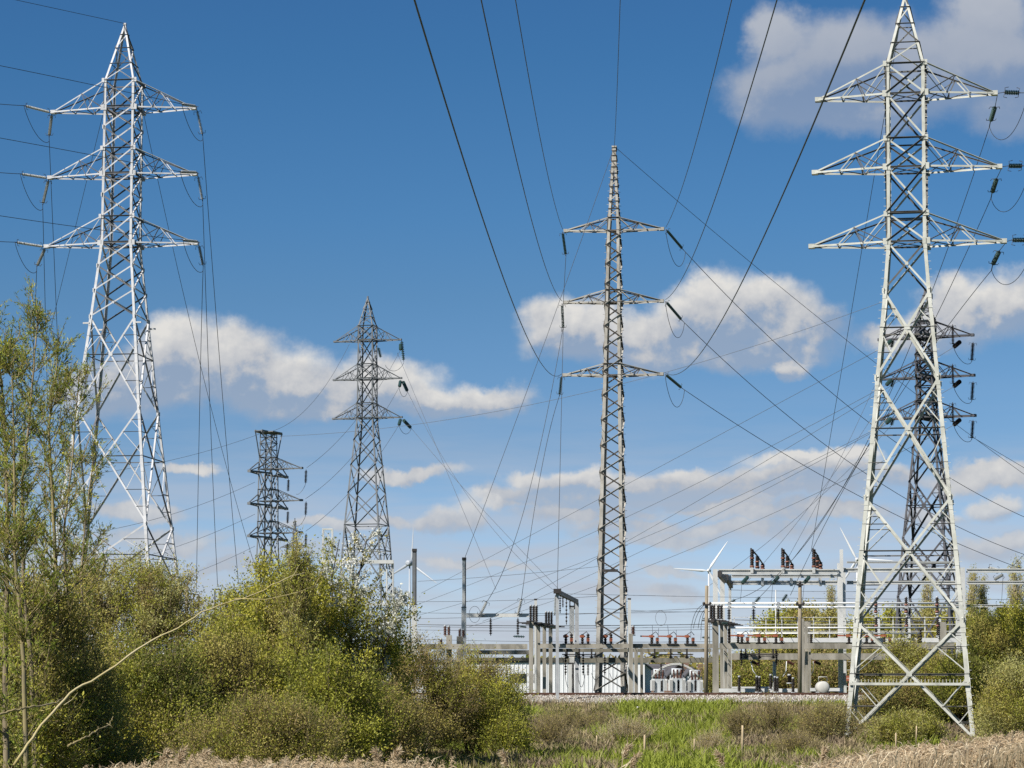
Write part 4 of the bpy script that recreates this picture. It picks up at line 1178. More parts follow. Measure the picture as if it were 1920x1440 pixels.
# twin-post portal
po = thing_at("twin_post_portal", "portal of two grey steel posts joined by a dark sloping top beam", "portal", 1061, 186)
for (x0, x1, yt, yb, D) in ((1042.3, 1048, 1113, 1309, 167.5), (1078.5, 1085.5, 1130, 1302, 195)):
    a = at(x0, yb, D); b = at(x1, yb, D); mb = MB(); zb_ = zg(D) - 0.05
    mb.box(a.x, D, zb_, b.x, D + 0.06, zat(yt, D, x0)); mb.box(b.x - 0.05, D + 0.06, zb_, b.x, D + 0.22, zat(yt, D, x0)); mb.box(a.x, D + 0.06, zb_, a.x + 0.05, D + 0.22, zat(yt, D, x0))
    mb.build("post", STEEL_G, po, True)
a = at(1045, 1110, 167.5); b = at(1082, 1128, 195)
mb = MB(); mb.bar(a, b, 0.22, 0.3); mb.box(a.x - 0.25, 167.2, a.z - 0.1, a.x + 0.25, 167.6, a.z + 0.2); mb.build("top_beam", DARKMETAL, po, True)
a0 = at(1045, 1310, 167.5)
mb = MB(); mb.box(a0.x - 0.45, 166.9, zg(167.5) - 0.3, a0.x + 0.45, 168.2, zg(167.5) + 0.16); mb.settle("concrete_footing", CONC, "square concrete footing at the foot of the nearer portal post", "footing")
for k, (f_, n_) in enumerate(((0.12, 0.9), (0.25, 0.55), (0.42, 1.4), (0.6, 0.5), (0.85, 0.4))):
    c = a.lerp(b, f_); insulator(c + Vector((0, 0, -0.15)), c + Vector((0, 0, -0.15 - n_ * 1.3)), "thin black rod hanging from the dark portal beam, %s from its near end" % ("first", "second", "third", "fourth", "fifth")[k], BLACKINS, 0.07, 6, rings=False, group="rods on the portal")
insulator(at(1041.5, 1116, 168), at(1040, 1154, 168), "pale slim insulator hanging beside the nearer portal post", GLASS_W, 0.09, 12, rings=False)
# slim white posts
for (x0, x1, yt, D, lab) in ((1068, 1077, 1138, 197, "white steel post between the two portal posts"), (1178, 1183.5, 1124, 190, "slim white post with dark cap right of the beige mast"), (1002, 1007, 1125, 188, "slim white post rising above the left concrete columns"), (1066, 1072, 1245, 187, "short pale post in front of the white shed"), (1073, 1076, 1245, 186.5, "short dark post in front of the white shed")):
    a = at(x0, 1300, D); b = at(x1, 1300, D); root = thing("slim_post", lab, "post", (a.x, D, zg(D)), 0, "slim steel posts")
    mb = MB(); mb.box(a.x, D, zg(D) - 0.02, b.x, D + 0.22, zat(yt, D, x0)); mb.build("shaft", DARKMETAL if "dark post" in lab else STEEL_W, root, True)
    mb = MB(); mb.box(a.x - 0.015, D - 0.02, zat(yt, D, x0) + 0.002, b.x + 0.015, D + 0.24, zat(yt, D, x0) + 0.1); mb.build("cap", DARKMETAL, root, True)

# white lattice portal behind the left bushes
lp = thing_at("lattice_portal", "white lattice mast and beam portal among the blossom branches", "portal", 660, 240)
def lattice_leg(x0, x1, yt, D):
    mb = MB(); a = at(x0, 1300, D); b = at(x1, 1300, D); zt = zat(yt, D, x0); z0 = zg(D) - 0.02; dp = b.x - a.x
    for (X, Y) in ((a.x, D), (b.x, D), (b.x, D + dp), (a.x, D + dp)): mb.box(X - 0.06, Y - 0.06, z0, X + 0.06, Y + 0.06, zt)
    z = z0 + 0.2; k = 0
    while z < zt - 0.3:
        z2 = min(z + dp * 1.1, zt)
        for (p, q) in (((a.x, D), (b.x, D)), ((b.x, D), (b.x, D + dp)), ((b.x, D + dp), (a.x, D + dp)), ((a.x, D + dp), (a.x, D))):
            if k % 2: p, q = q, p
            mb.bar(Vector((*p, z)), Vector((*q, z2)), 0.05, 0.05)
        z = z2; k += 1
    for yy in (D, D + dp): mb.box(a.x - 0.06, yy - 0.065, zt, b.x + 0.06, yy + 0.065, zt + 0.12)
    mb.build("mast", STEEL_W, lp, True)
lattice_leg(603.5, 621, 993, 240); lattice_leg(724, 736, 1057, 240)
mb = MB(); mb.pbox(601, 1050, 738, 1056.5, 239.6, 0.35); mb.build("beam", STEEL_W, lp, True)
# low white bar among the bushes, with hoop brackets
hb = thing_at("hoop_bracket_rail", "white rail with dark hoop brackets showing between the two big bushes", "rail", 430, 205)
mb = MB(); mb.pbox(395, 1131, 760, 1135.5, 204, 0.25)
for x in (425, 520, 620, 735): mb.pbox(x, 1135.5, x + 6, 1300, 204, 0.25)
mb.build("rail", STEEL_W, hb, True)
for x in (368, 408, 447):
    mb = MB(); D = 203.5; w2 = 5
    y0 = 1105 if x > 380 else 1115
    pts = [at(x - w2, 1150, D), at(x - w2, y0 + 1, D), at(x - w2 + 1, y0, D), at(x + w2 - 1, y0, D), at(x + w2, y0 + 1, D), at(x + w2, 1150, D)]
    for p, q in zip(pts[:-1], pts[1:]): mb.bar(p, q, 0.09, 0.09, Vector((0, 1, 0)))
    mb.build("hoop", DARKMETAL, hb, True)
mb = MB(); mb.tube([at(350, 1300, 196), at(350, 1100, 196)], 0.12, 8); mb.settle("short_pole", WOODPOLE, "weathered pole top just above the round willow scrub", "pole")

# buildings
SHEDW = mat("white_corrugated_sheet", (0.80, 0.81, 0.82), 0.5, 0.0, 0.08, 0.5, streak=(1, 1, 0.1))
SHEDROOF = mat("shed_roof_grey", (0.30, 0.31, 0.30), 0.8)
ROOF = mat("dark_slate_roof", (0.10, 0.095, 0.10), 0.8, 0.0, 0.35, 2.0)
BRICK = mat("brown_brick", (0.24, 0.15, 0.11), 0.9, 0.0, 0.35, 2.5)
sh = thing_at("white_shed", "long white corrugated shed behind the beige mast and columns", "shed", 1050, 262)
a = at(700, 1300, 262); b = at(1209, 1300, 262); zt = zat(1241, 262)
mb = MB(); mb.box(a.x, 262.0, zg(262) - 0.02, b.x, 274, zt)
x = a.x
while x < b.x - 0.2:
    mb.box(x, 261.955, zg(262) - 0.02, x + 0.07, 262.0 - 0.002, zt); x += 0.42
mb.build("wall", SHEDW, sh, True)
mb = MB(); mb.box(a.x - 0.2, 261.8, zt + 0.002, b.x + 0.25, 274.2, zt + 0.18); mb.build("roof", SHEDROOF, sh, True)
mb = MB(); mb.box(a.x - 0.01, 261.88, zg(262) - 0.03, b.x + 0.01, 261.935, zg(262) + 0.25); mb.build("plinth", SHEDROOF, sh, True)
an = thing_at("shed_annexe", "small white lean-to with sloping roof at the right end of the white shed", "shed", 1215, 264)
a = at(1209.5, 1300, 264); b = at(1221, 1300, 264)
z1 = zat(1246, 264); z2 = zat(1256, 264)
mb = MB(); z0 = zg(264) - 0.02
mb.prism([Vector((a.x + 0.01, 264, z0)), Vector((b.x, 264, z0)), Vector((b.x, 264, z2)), Vector((a.x + 0.01, 264, z1))], [Vector((a.x + 0.01, 272, z0)), Vector((b.x, 272, z0)), Vector((b.x, 272, z2)), Vector((a.x + 0.01, 272, z1))])
mb.build("wall", SHEDW, an, True)
mb = MB(); mb.bar(Vector((a.x + 0.02, 263.8, z1 + 0.08)), Vector((b.x + 0.2, 263.8, z2 + 0.06)), 0.1, 0.12); mb.prism([Vector((a.x + .02, 263.85, z1 + 0.01)), Vector((b.x + .2, 263.85, z2 + 0.0)), Vector((b.x + .2, 263.85, z2 + 0.12)), Vector((a.x + .02, 263.85, z1 + 0.12))], [Vector((a.x + .02, 272, z1 + 0.01)), Vector((b.x + .2, 272, z2 + 0.0)), Vector((b.x + .2, 272, z2 + 0.12)), Vector((a.x + .02, 272, z1 + 0.12))]); mb.build("roof", SHEDROOF, an, True)

def house(label, x0, x1, yridge, yeave, D, dep, wallm, gable_front):
    hs = thing_at("brick_house", label, "house", (x0 + x1) / 2, D, "brick houses behind the transformers")
    a = at(x0, 1300, D); b = at(x1, 1300, D); zr_, ze = zat(yridge, D), zat(yeave, D); z0 = zg(D) - 0.02; cx_ = (a.x + b.x) / 2
    mb = MB(); mb.box(a.x, D, z0, b.x, D + dep, ze)
    if gable_front: mb.prism([Vector((a.x, D, ze)), Vector((b.x, D, ze)), Vector((cx_, D, zr_))], [Vector((a.x, D + dep, ze)), Vector((b.x, D + dep, ze)), Vector((cx_, D + dep, zr_))])
    mb.build("wall", wallm, hs, True)
    mb = MB(); o_ = 0.3
    if gable_front:
        for s_, X in ((-1, a.x), (1, b.x)):
            mb.prism([Vector((cx_, D - o_, zr_ + 0.02)), Vector((X + s_ * o_, D - o_, ze - 0.2)), Vector((X + s_ * o_, D - o_, ze)), Vector((cx_, D - o_, zr_ + 0.25))], [Vector((cx_, D + dep + o_, zr_ + 0.02)), Vector((X + s_ * o_, D + dep + o_, ze - 0.2)), Vector((X + s_ * o_, D + dep + o_, ze)), Vector((cx_, D + dep + o_, zr_ + 0.25))])
    else:
        yc = D + dep / 2
        mb.prism([Vector((a.x - o_, D - o_, ze - 0.1)), Vector((a.x - o_, yc, zr_)), Vector((a.x - o_, D + dep + o_, ze - 0.1))], [Vector((b.x + o_, D - o_, ze - 0.1)), Vector((b.x + o_, yc, zr_)), Vector((b.x + o_, D + dep + o_, ze - 0.1))])
    rf = mb.build("roof", ROOF, hs, True)
    mb = MB(); mb.box(cx_ + 0.9, D + dep * 0.5 - 0.3, zr_ - 0.8, cx_ + 1.5, D + dep * 0.5 + 0.3, zr_ + 0.6); mb.build("chimney", BRICK, hs, True)
    for k in range(2):
        xx = lerp(a.x, b.x, 0.3 + 0.4 * k); mb = MB(); mb.box(xx - 0.45, D - 0.03, z0 + 1.0, xx + 0.45, D + 0.02, z0 + 2.2); mb.build("window", WHITEPAINT, hs, True)
house("wide brown brick house with dark roof behind the transformers", 1216, 1262, 1244, 1268, 330, 8, BRICK, False)
house("gabled brick house with dark roof in the centre behind the transformers", 1250, 1296, 1246, 1272, 310, 9, BRICK, True)
house("small grey gabled house just left of the left wooden pole", 1284, 1314, 1254, 1272, 300, 8, STEEL_G, True)

# transformers
TANK = mat("transformer_grey_white", (0.50, 0.53, 0.55), 0.5, 0.0, 0.15, 1.0)
def transformer(x0, x1, yt, D, label, bushm):
    tr = thing_at("power_transformer", label, "transformer", (x0 + x1) / 2, D, "power transformers")
    a = at(x0, 1300, D); b = at(x1, 1300, D); z0 = zg(D) + 0.25; zt = zat(yt, D); w_ = b.x - a.x
    mb = MB(); mb.box(a.x + w_ * 0.22, D + 0.3, z0, b.x - w_ * 0.22, D + 2.3, zt); mb.box(a.x, D - 0.1, z0 - 0.27, b.x, D + 2.6, z0 - 0.002); mb.build("tank", TANK, tr, True)
    for (s0, s1) in ((a.x, a.x + w_ * 0.20), (b.x - w_ * 0.20, b.x)):
        mb = MB(); n_ = 5
        for q in range(n_):
            xx = lerp(s0, s1, q / n_); mb.box(xx, D + 0.1, z0 + 0.15, xx + (s1 - s0) / n_ * 0.55, D + 2.2, zt - 0.1)
        mb.box(s0, D + 0.4, zt - 0.098, s1, D + 0.6, zt); mb.build("radiator", WHITEPAINT, tr, True)
    mb = MB(); c = Vector(((a.x + b.x) / 2, D + 1.0, zt + 0.55)); mb.tube([c - Vector((w_ * 0.34, 0, 0)), c + Vector((w_ * 0.34, 0, 0))], 0.30, 12); mb.box(c.x - .6, c.y - .05, zt - .01, c.x - .5, c.y + .05, zt + .3); mb.box(c.x + .5, c.y - .05, zt - .01, c.x + .6, c.y + .05, zt + .3); mb.build("conservator", TANK, tr, True)
    for q in range(3):
        p = Vector((lerp(a.x + w_ * 0.3, b.x - w_ * 0.3, q / 2), D + 0.5, zt)); mb = MB(); mb.ribbed(p, p + Vector((0.05 * (q - 1), -0.1, 0.75)), 0.1, 6, 0.6); mb.build("bushing", bushm, tr, True)
transformer(1222, 1252, 1273, 216, "pale transformer nearest the shed annexe, with white radiators", BROWNINS)
transformer(1256, 1286, 1272, 214, "white transformer in the middle under the concrete beam", BROWNINS)
transformer(1290, 1319, 1275, 214, "white transformer beside the left wooden pole", BROWNINS)
for k, x in enumerate((1241, 1272, 1304)):
    post_insulator(x, 1277, 1295, 205, "black post insulator before the transformers, %s of three" % ("leftmost", "middle", "rightmost")[k], 0.13, BLACKINS, 8, group="floor insulators before the transformers")

# bent pipe arch over the transformers
mb = MB()
for dz in (0, 0.35):
    mb.tube([at(1222 + 90 * q / 16, 1270 - 26 * math.sin(math.pi * q / 16) ** 0.7 + dz * 6, 212) for q in range(17)], 0.045, 6)
mb.settle("pipe_arch", STEEL_W, "white bent cable arch over the transformers", "cable")
# floor gear right
for k, (x, y0, y1) in enumerate(((1386, 1270, 1297), (1419, 1270, 1297), (1424, 1271, 1298), (1445, 1267, 1292), (1453, 1271, 1297), (1457.5, 1272, 1297), (1480, 1267, 1280), (1487, 1273, 1298))):
    post_insulator(x, y0, y1, 184 + (k % 3) * 1.5, "black post insulator on the yard floor under the right beam, %s from the left" % ORD[k], 0.14 if k != 6 else 0.2, BLACKINS, 9, group="floor insulators under the right beam")
for k, x in enumerate((1409, 1476, 1526)):
    p = at(x, 1240, 192); q = at(x + 13, 1246, 192)
    mb = MB(); mb.ribbed(p, q, 0.15, 6, 0.6); mb.settle("slanted_insulator", BROWNINS, "brown slanted insulator under the right beam, %s of three" % ("leftmost", "middle", "rightmost")[k], "insulator", "slanted insulators")
    pts = [p + Vector((-0.05, 0, 0)), at(x + (3, -2, -1)[k], 1258, 192), at(x + (12, -8, -8)[k], 1269, 192)]
    mb = MB(); mb.tube(pts, 0.035, 6); mb.settle("cable_tail", TUBEW, "pale cable curving down from the %s slanted insulator" % ("leftmost", "middle", "rightmost")[k], "cable", "cable tails")
mb = MB(); mb.pbox(1346, 1291, 1497, 1298, 187.5, 0.4); mb.pbox(1372, 1287.5, 1450, 1290.5, 188.5, 0.3); mb.settle("white_floor_frame", WHITEPAINT, "low white floor frame carrying the black insulators", "frame")
mb = MB(); mb.pbox(1519, 1290, 1580, 1296, 188, 0.35); mb.settle("white_pipe", WHITEPAINT, "low white pipe running to the right gantry column", "pipe")
tk = thing_at("white_drum", "round white drum tank on the yard floor right of the middle pole", "tank", 1543, 183)
c = at(1543, 1289, 183)
mb = MB(); mb.lathe(c + Vector((0, -0.5, 0)), c + Vector((0, 1.2, 0)), [(0, 0.05), (0.02, 0.36), (0.06, 0.44), (0.94, 0.44), (0.98, 0.36), (1, 0.05)], 20); mb.build("drum", CONC_L, tk, True)
mb = MB(); mb.tube([c + Vector((-0.3, 0, 0.42)), c + Vector((-0.3, 0, 0.75)), c + Vector((0.3, 0, 0.75)), c + Vector((0.3, 0, 0.42))], 0.03, 5); mb.build("handle", STEEL_W, tk, True)
mb = MB(); mb.box(c.x - 0.4, 182.7, zg(183) - 0.01, c.x - 0.25, 184, c.z - 0.3); mb.box(c.x + 0.25, 182.7, zg(183) - 0.01, c.x + 0.4, 184, c.z - 0.3); mb.build("cradle", STEEL_G, tk, True)
mb = MB(); mb.tube([at(1452, 1240, 199), at(1452, 1300, 199)], 0.14, 10); mb.tube([at(1454.5, 1106, 199), at(1454.5, 1240, 199)], 0.05, 6); mb.settle("lamp_mast", STEEL_W, "slim pale mast rising through the right gantry bay", "mast")
mb = MB(); a = at(1592, 1272, 186); mb.box(a.x - .17, 186, a.z - .2, a.x + .17, 186.3, a.z + .2); mb.tube([Vector((a.x, 186.15, zg(186))), Vector((a.x, 186.15, a.z - .19))], .05, 6); mb.settle("orange_box", ORANGE, "small orange box on a stand beside the left leg of the right pylon", "box")
mb = MB(); mb.pbox(1582, 1262, 1586, 1285, 199.9, 0.12); mb.settle("control_box", STEEL_G, "grey control box fixed to the right gantry column", "box")

# thin horizontal wires across the yard
hw_ = ((783, 1340, 1149, 1146, "highest"), (783, 1340, 1160, 1139, "slanting"), (783, 1336, 1171, 1170, "upper double"), (783, 1336, 1174.5, 1175, "lower double"), (783, 1336, 1181, 1180, "middle"), (783, 1336, 1198.5, 1203, "lowest"), (1050, 1920, 1113, 1124, "long high"), (1372, 1800, 1162, 1163, "upper gantry"), (1372, 1800, 1170, 1171, "lower gantry"), (783, 1120, 1128, 1118, "faint left"), (783, 1140, 1090, 1060, "rising left"), (1120, 1336, 1140, 1147, "faint centre"), (1366, 1800, 1106, 1107, "faint upper gantry"))
for k, (x0, x1, y0, y1, lab) in enumerate(hw_):
    wire(at(x0, y0, 199 + k * 0.7), at(x1, y1, 199 + k * 0.7), "thin wire strung level across the switchyard, the %s one" % lab, sag=0.12, r=0.017 if k not in (2, 7) else 0.03, m=WIRE_FAR, group="thin busbar wires", n=12)
for k, (x, y0, x2, y2) in enumerate(((1223, 1173, 1225, 1202), (1235, 1178, 1233, 1202), (1252, 1173, 1255, 1200), (1268, 1181, 1268, 1203), (1296, 1172, 1295, 1196), (1315, 1178, 1314, 1200))):
    wire(at(x, y0, 199.5), at(x2, y2, 190.2), "short dropper onto the beam right of the beige mast, %s from the left" % ORD[k], sag=0.05, r=0.017, group="thin busbar wires", n=8)
for k, (x0, y0, xm, ym, x1, y1) in enumerate(((1320, 1133, 1302, 1140, 1297, 1172), (1321, 1134, 1306, 1146, 1300, 1178), (1322, 1143, 1312, 1150, 1309, 1178), (1322, 1146, 1316, 1155, 1314, 1180))):
    p0, p1, p2 = at(x0, y0, 179), at(xm, ym, 186), at(x1, y1, 197)
    mb = MB(); mb.tube([p0 * (1 - q) ** 2 + p1 * 2 * q * (1 - q) + p2 * q * q for q in [i / 12 for i in range(13)]], 0.02, 5); mb.settle("cable_tail", WIRE, "black cable arching left off the wooden pole by the gantry, %s from the left" % ORD[k], "cable", "cable tails")
mb = MB(); c = at(1239, 1159, 195); mb.tube([c + Vector((0.41 * math.cos(i / 24 * 6.283), 0.2 * math.sin(i / 24 * 6.283), 0.58 * math.sin(i / 24 * 6.283))) for i in range(25)], 0.016, 5); mb.settle("wire_coil", WIRE_FAR, "thin oval loop of wire hanging in the sky right of the beige mast", "wire")
mb = MB(); c = at(890, 1152, 192); mb.tube([c + Vector((0.42 * math.cos(i / 24 * 6.283), 0.2 * math.sin(i / 24 * 6.283), 0.62 * math.sin(i / 24 * 6.283))) for i in range(25)], 0.016, 5); mb.settle("wire_coil", WIRE_FAR, "thin oval loop of wire left of the left pale string", "wire")
for k, (x, w_, yb) in enumerate(((1066, 14, 1290), (1090, 14, 1288), (1117, 16, 1275), (1150, 14, 1274))):
    p0, p1 = at(x - w_ / 2, 1262, 193), at(x + w_ / 2, 1264, 193)
    mb = MB(); mb.tube([p0.lerp(p1, q) - Vector((0, 0, 4 * q * (1 - q) * (yb - 1263) * 193 / F)) for q in [i / 14 for i in range(15)]], 0.02, 5); mb.settle("cable_tail", WIRE, "black cable loop hanging before the white shed, %s from the left" % ORD[k], "cable", "cable tails")

# wind turbines
def turbine(label, hx, hy, D, blades, yaw, len_px=66, ns=1.0, tm=None):
    tm = tm or TURBW
    k = D / F
    base = at(hx, 1300, D); base.z = 2.9
    hub = at(hx, hy, D)
    wt = thing("wind_turbine", label, "wind turbine", base, 0, "wind turbines")
    mb = MB(); mb.tube([base, hub - Vector((0, 0, 1.0))], 3.0 * k, 16, 1.4 * k); mb.build("tower", tm, wt, True)
    fw_ = Vector((math.sin(yaw), -math.cos(yaw), 0))
    mb = MB(); mb.lathe(hub - fw_ * 7 * k * 1.1, hub + fw_ * 7 * k, [(0, 1.5 * k * ns), (0.08, 3.4 * k * ns), (0.6, 3.6 * k * ns), (0.8, 3.2 * k * ns), (0.92, 2.2 * k), (1, 0.4 * k)], 14); mb.build("nacelle", tm, wt, True)
    hc = hub + fw_ * 5 * k
    rt = Vector((math.cos(yaw), math.sin(yaw), 0))
    for an in blades:
        d = rt * math.sin(an) + Vector((0, 0, 1)) * math.cos(an); c = d.cross(fw_)
        mb = MB(); prev = None
        st = ((0.0, 2.0, 2.0), (0.06, 2.0, 2.0), (0.18, 5.2, 1.4), (0.4, 3.9, 0.9), (0.7, 2.6, 0.55), (0.93, 1.5, 0.3), (1.0, 0.4, 0.15))
        rings = []
        for f_, cw, th in st:
            o = hc + d * (len_px * f_ * k); tw = 0.35 * (1 - f_)
            cc = c * math.cos(tw) + fw_ * math.sin(tw); tt = fw_ * math.cos(tw) - c * math.sin(tw)
            rings.append([o + cc * (cw * k * (math.cos(a_) * 0.5 - 0.15)) + tt * (th * k * 0.5 * math.sin(a_)) for a_ in [i * math.pi / 4 for i in range(8)]])
        b0 = len(mb.v)
        for r_ in rings: mb.v += [tuple(p) for p in r_]
        for i in range(len(rings) - 1):
            for j in range(8):
                j2 = (j + 1) % 8; mb.f.append((b0 + i * 8 + j, b0 + i * 8 + j2, b0 + (i + 1) * 8 + j2, b0 + (i + 1) * 8 + j)); mb.sm.append(True)
        mb.f.append(tuple(range(b0, b0 + 8))); mb.sm.append(False)
        mb.build("blade", tm, wt, True)
R_ = math.radians
turbine("white wind turbine left of the white gantry, one blade pointing left", 1329, 1070, 1500, (R_(-86), R_(34), R_(154)), R_(-12))
turbine("white wind turbine half hidden behind the right pylon and gantry", 1607, 1049, 1550, (R_(-27), R_(93), R_(213)), R_(-10), len_px=68)
turbine("grey-white wind turbine beside the tall dark grey post", 768, 1056, 1500, (R_(-4), R_(116), R_(236)), R_(150), len_px=70, ns=1.6, tm=TURBG)

for k, (x0, y0, x1, y1, D) in enumerate(((974, 1174, 987, 1176, 185.5), (1012, 1172, 1023, 1173, 188.5), (1030, 1175, 1042, 1176, 192), (962, 1193, 984, 1194, 188), (1352, 1168, 1366, 1169, 186.5), (1318, 1160, 1331, 1161, 187), (1316, 1195, 1330, 1196, 188))):
    insulator(at(x0, y0, D), at(x1, y1, D), "small level green insulator on the column heads, " + ("left of the left columns", "first over the left columns", "last over the left columns", "just above the beam left of the columns", "over the right columns", "by the left wooden pole, upper", "by the left wooden pole, lower")[k], GLASS_G, 0.11, 6, group="small level insulators", rings=False)
# ------------------------------------------------------------------ plants
def leafmat(name, c, c2, tr=0.35):
    c, c2 = tuple(min(x * 1.13, 0.9) for x in c), tuple(min(x * 1.13, 0.9) for x in c2)
    return mat(name, c, 0.6, 0.0, 0.3, 0.9, col2=c2, spec=0.25, transl=tr)
LEAF_Y = leafmat("fresh_yellow_green_leaf", (0.52, 0.48, 0.065), (0.37, 0.355, 0.045))
LEAF_G = leafmat("fresh_green_leaf", (0.38, 0.375, 0.05), (0.25, 0.26, 0.034))
LEAF_D = leafmat("deep_green_leaf", (0.20, 0.22, 0.036), (0.125, 0.14, 0.024))
LEAF_O = leafmat("olive_bud_leaf", (0.45, 0.385, 0.10), (0.30, 0.26, 0.06))
LEAF_B = leafmat("brown_catkin", (0.35, 0.265, 0.095), (0.23, 0.17, 0.06), 0.25)
LEAF_GREY = leafmat("grey_willow_leaf", (0.48, 0.455, 0.17), (0.34, 0.33, 0.11))
PETAL = leafmat("white_blossom_petal", (0.80, 0.79, 0.72), (0.62, 0.62, 0.52), 0.3)
BARK = mat("grey_brown_bark", (0.24, 0.19, 0.12), 0.9, 0, 0.4, 3.0, streak=(2, 2, 0.4))
BARK_D = mat("dark_bark", (0.055, 0.042, 0.03), 0.9, 0, 0.4, 3.0)
BARK_L = mat("lichen_yellow_bark", (0.33, 0.26, 0.10), 0.9, 0, 0.4, 0.7, col2=(0.16, 0.14, 0.10))
TWIG = mat("olive_brown_twig", (0.25, 0.20, 0.10), 0.85, 0, 0.35, 1.5)
TWIG_P = mat("pale_straw_twig", (0.48, 0.40, 0.25), 0.85, 0, 0.35, 1.5)
DEADB = mat("dead_branch_pale", (0.50, 0.43, 0.27), 0.8, 0, 0.3, 0.8, col2=(0.38, 0.30, 0.10))
REED = mat("dry_reed_straw", (0.74, 0.60, 0.40), 0.8, 0, 0.3, 2.0, col2=(0.58, 0.45, 0.28), transl=0.35)
REED2 = mat("bleached_reed_leaf", (0.82, 0.70, 0.50), 0.8, 0, 0.25, 2.0, col2=(0.66, 0.53, 0.35), transl=0.35)
PLUME = mat("reed_plume_brown", (0.68, 0.53, 0.34), 0.9, 0, 0.3, 3.0, col2=(0.50, 0.37, 0.23), transl=0.35)
GR1 = leafmat("spring_grass", (0.33, 0.37, 0.05), (0.23, 0.275, 0.038), 0.4)
GR2 = leafmat("olive_grass", (0.22, 0.215, 0.06), (0.145, 0.14, 0.04), 0.3)
GR3 = leafmat("straw_grass", (0.44, 0.36, 0.19), (0.30, 0.24, 0.12), 0.3)
GR4 = leafmat("brown_dead_stem", (0.26, 0.195, 0.12), (0.16, 0.12, 0.075), 0.15)

LEAFX = 1.5      # leaves per clump, overall
def unit(a): return a / np.maximum(np.linalg.norm(a, axis=-1, keepdims=True), 1e-9)

def leaves_obj(name, C, Dr, ln, wd, mats, midx, parent, rng):
    """one diamond-shaped leaf per centre, along direction Dr"""
    Dr = unit(Dr); n = len(C)
    sd = unit(np.cross(Dr, rng.normal(size=(n, 3))))
    ln = ln * rng.uniform(0.6, 1.3, (n, 1)); wd = wd * rng.uniform(0.6, 1.3, (n, 1))
    nb = np.cross(Dr, sd)
    P = np.stack([C, C + Dr * ln * 0.45 + sd * wd * 0.5 + nb * wd * 0.1, C + Dr * ln, C + Dr * ln * 0.45 - sd * wd * 0.5 + nb * wd * 0.1], 1).reshape(-1, 3)
    Q = np.arange(n * 4).reshape(n, 4)
    return np_mesh(name, P, Q, mats, midx, parent)

def tubes_obj(name, A, B, ra, rb, m, parent, sides=3):
    """tapered prisms from A to B"""
    d = unit(B - A); ref = np.where(np.abs(d[:, 2:3]) > 0.9, np.array([[1.0, 0, 0]]), np.array([[0, 0, 1.0]]))
    a = unit(np.cross(d, ref)); b = np.cross(a, d); n = len(A)
    ra = np.broadcast_to(np.asarray(ra, float), (n,)); rb = np.broadcast_to(np.asarray(rb, float), (n,))
    rows = []
    for P, r in ((A, ra), (B, rb)):
        for k in range(sides):
            an = 2 * math.pi * k / sides
            rows.append(P + (a * math.cos(an) + b * math.sin(an)) * r[:, None])
    V = np.stack(rows, 1).reshape(-1, 3)
    f = np.array([(k, (k + 1) % sides, sides + (k + 1) % sides, sides + k) for k in range(sides)])
    Q = (f[None] + (np.arange(n) * 2 * sides)[:, None, None]).reshape(-1, 4)
    return np_mesh(name, V, Q, [m], None, parent, smooth=sides > 3)

def bend(A, B, rng, k=4, amp=0.08, droop=0.0):
    """polylines from A to B with a random bow; returns segment starts, ends and fractions"""
    n = len(A); L_ = np.linalg.norm(B - A, axis=1)[:, None]
    off = rng.normal(size=(n, 3)) * L_ * amp
    off[:, 2] += droop * L_[:, 0]
    pts = []
    for i in range(k + 1):
        t = i / k
        pts.append(A + (B - A) * t + off * (4 * t * (1 - t)))
    P = np.stack(pts, 1)
    return P[:, :-1].reshape(-1, 3), P[:, 1:].reshape(-1, 3), np.tile(np.arange(k) / k, n), np.tile((np.arange(k) + 1) / k, n)

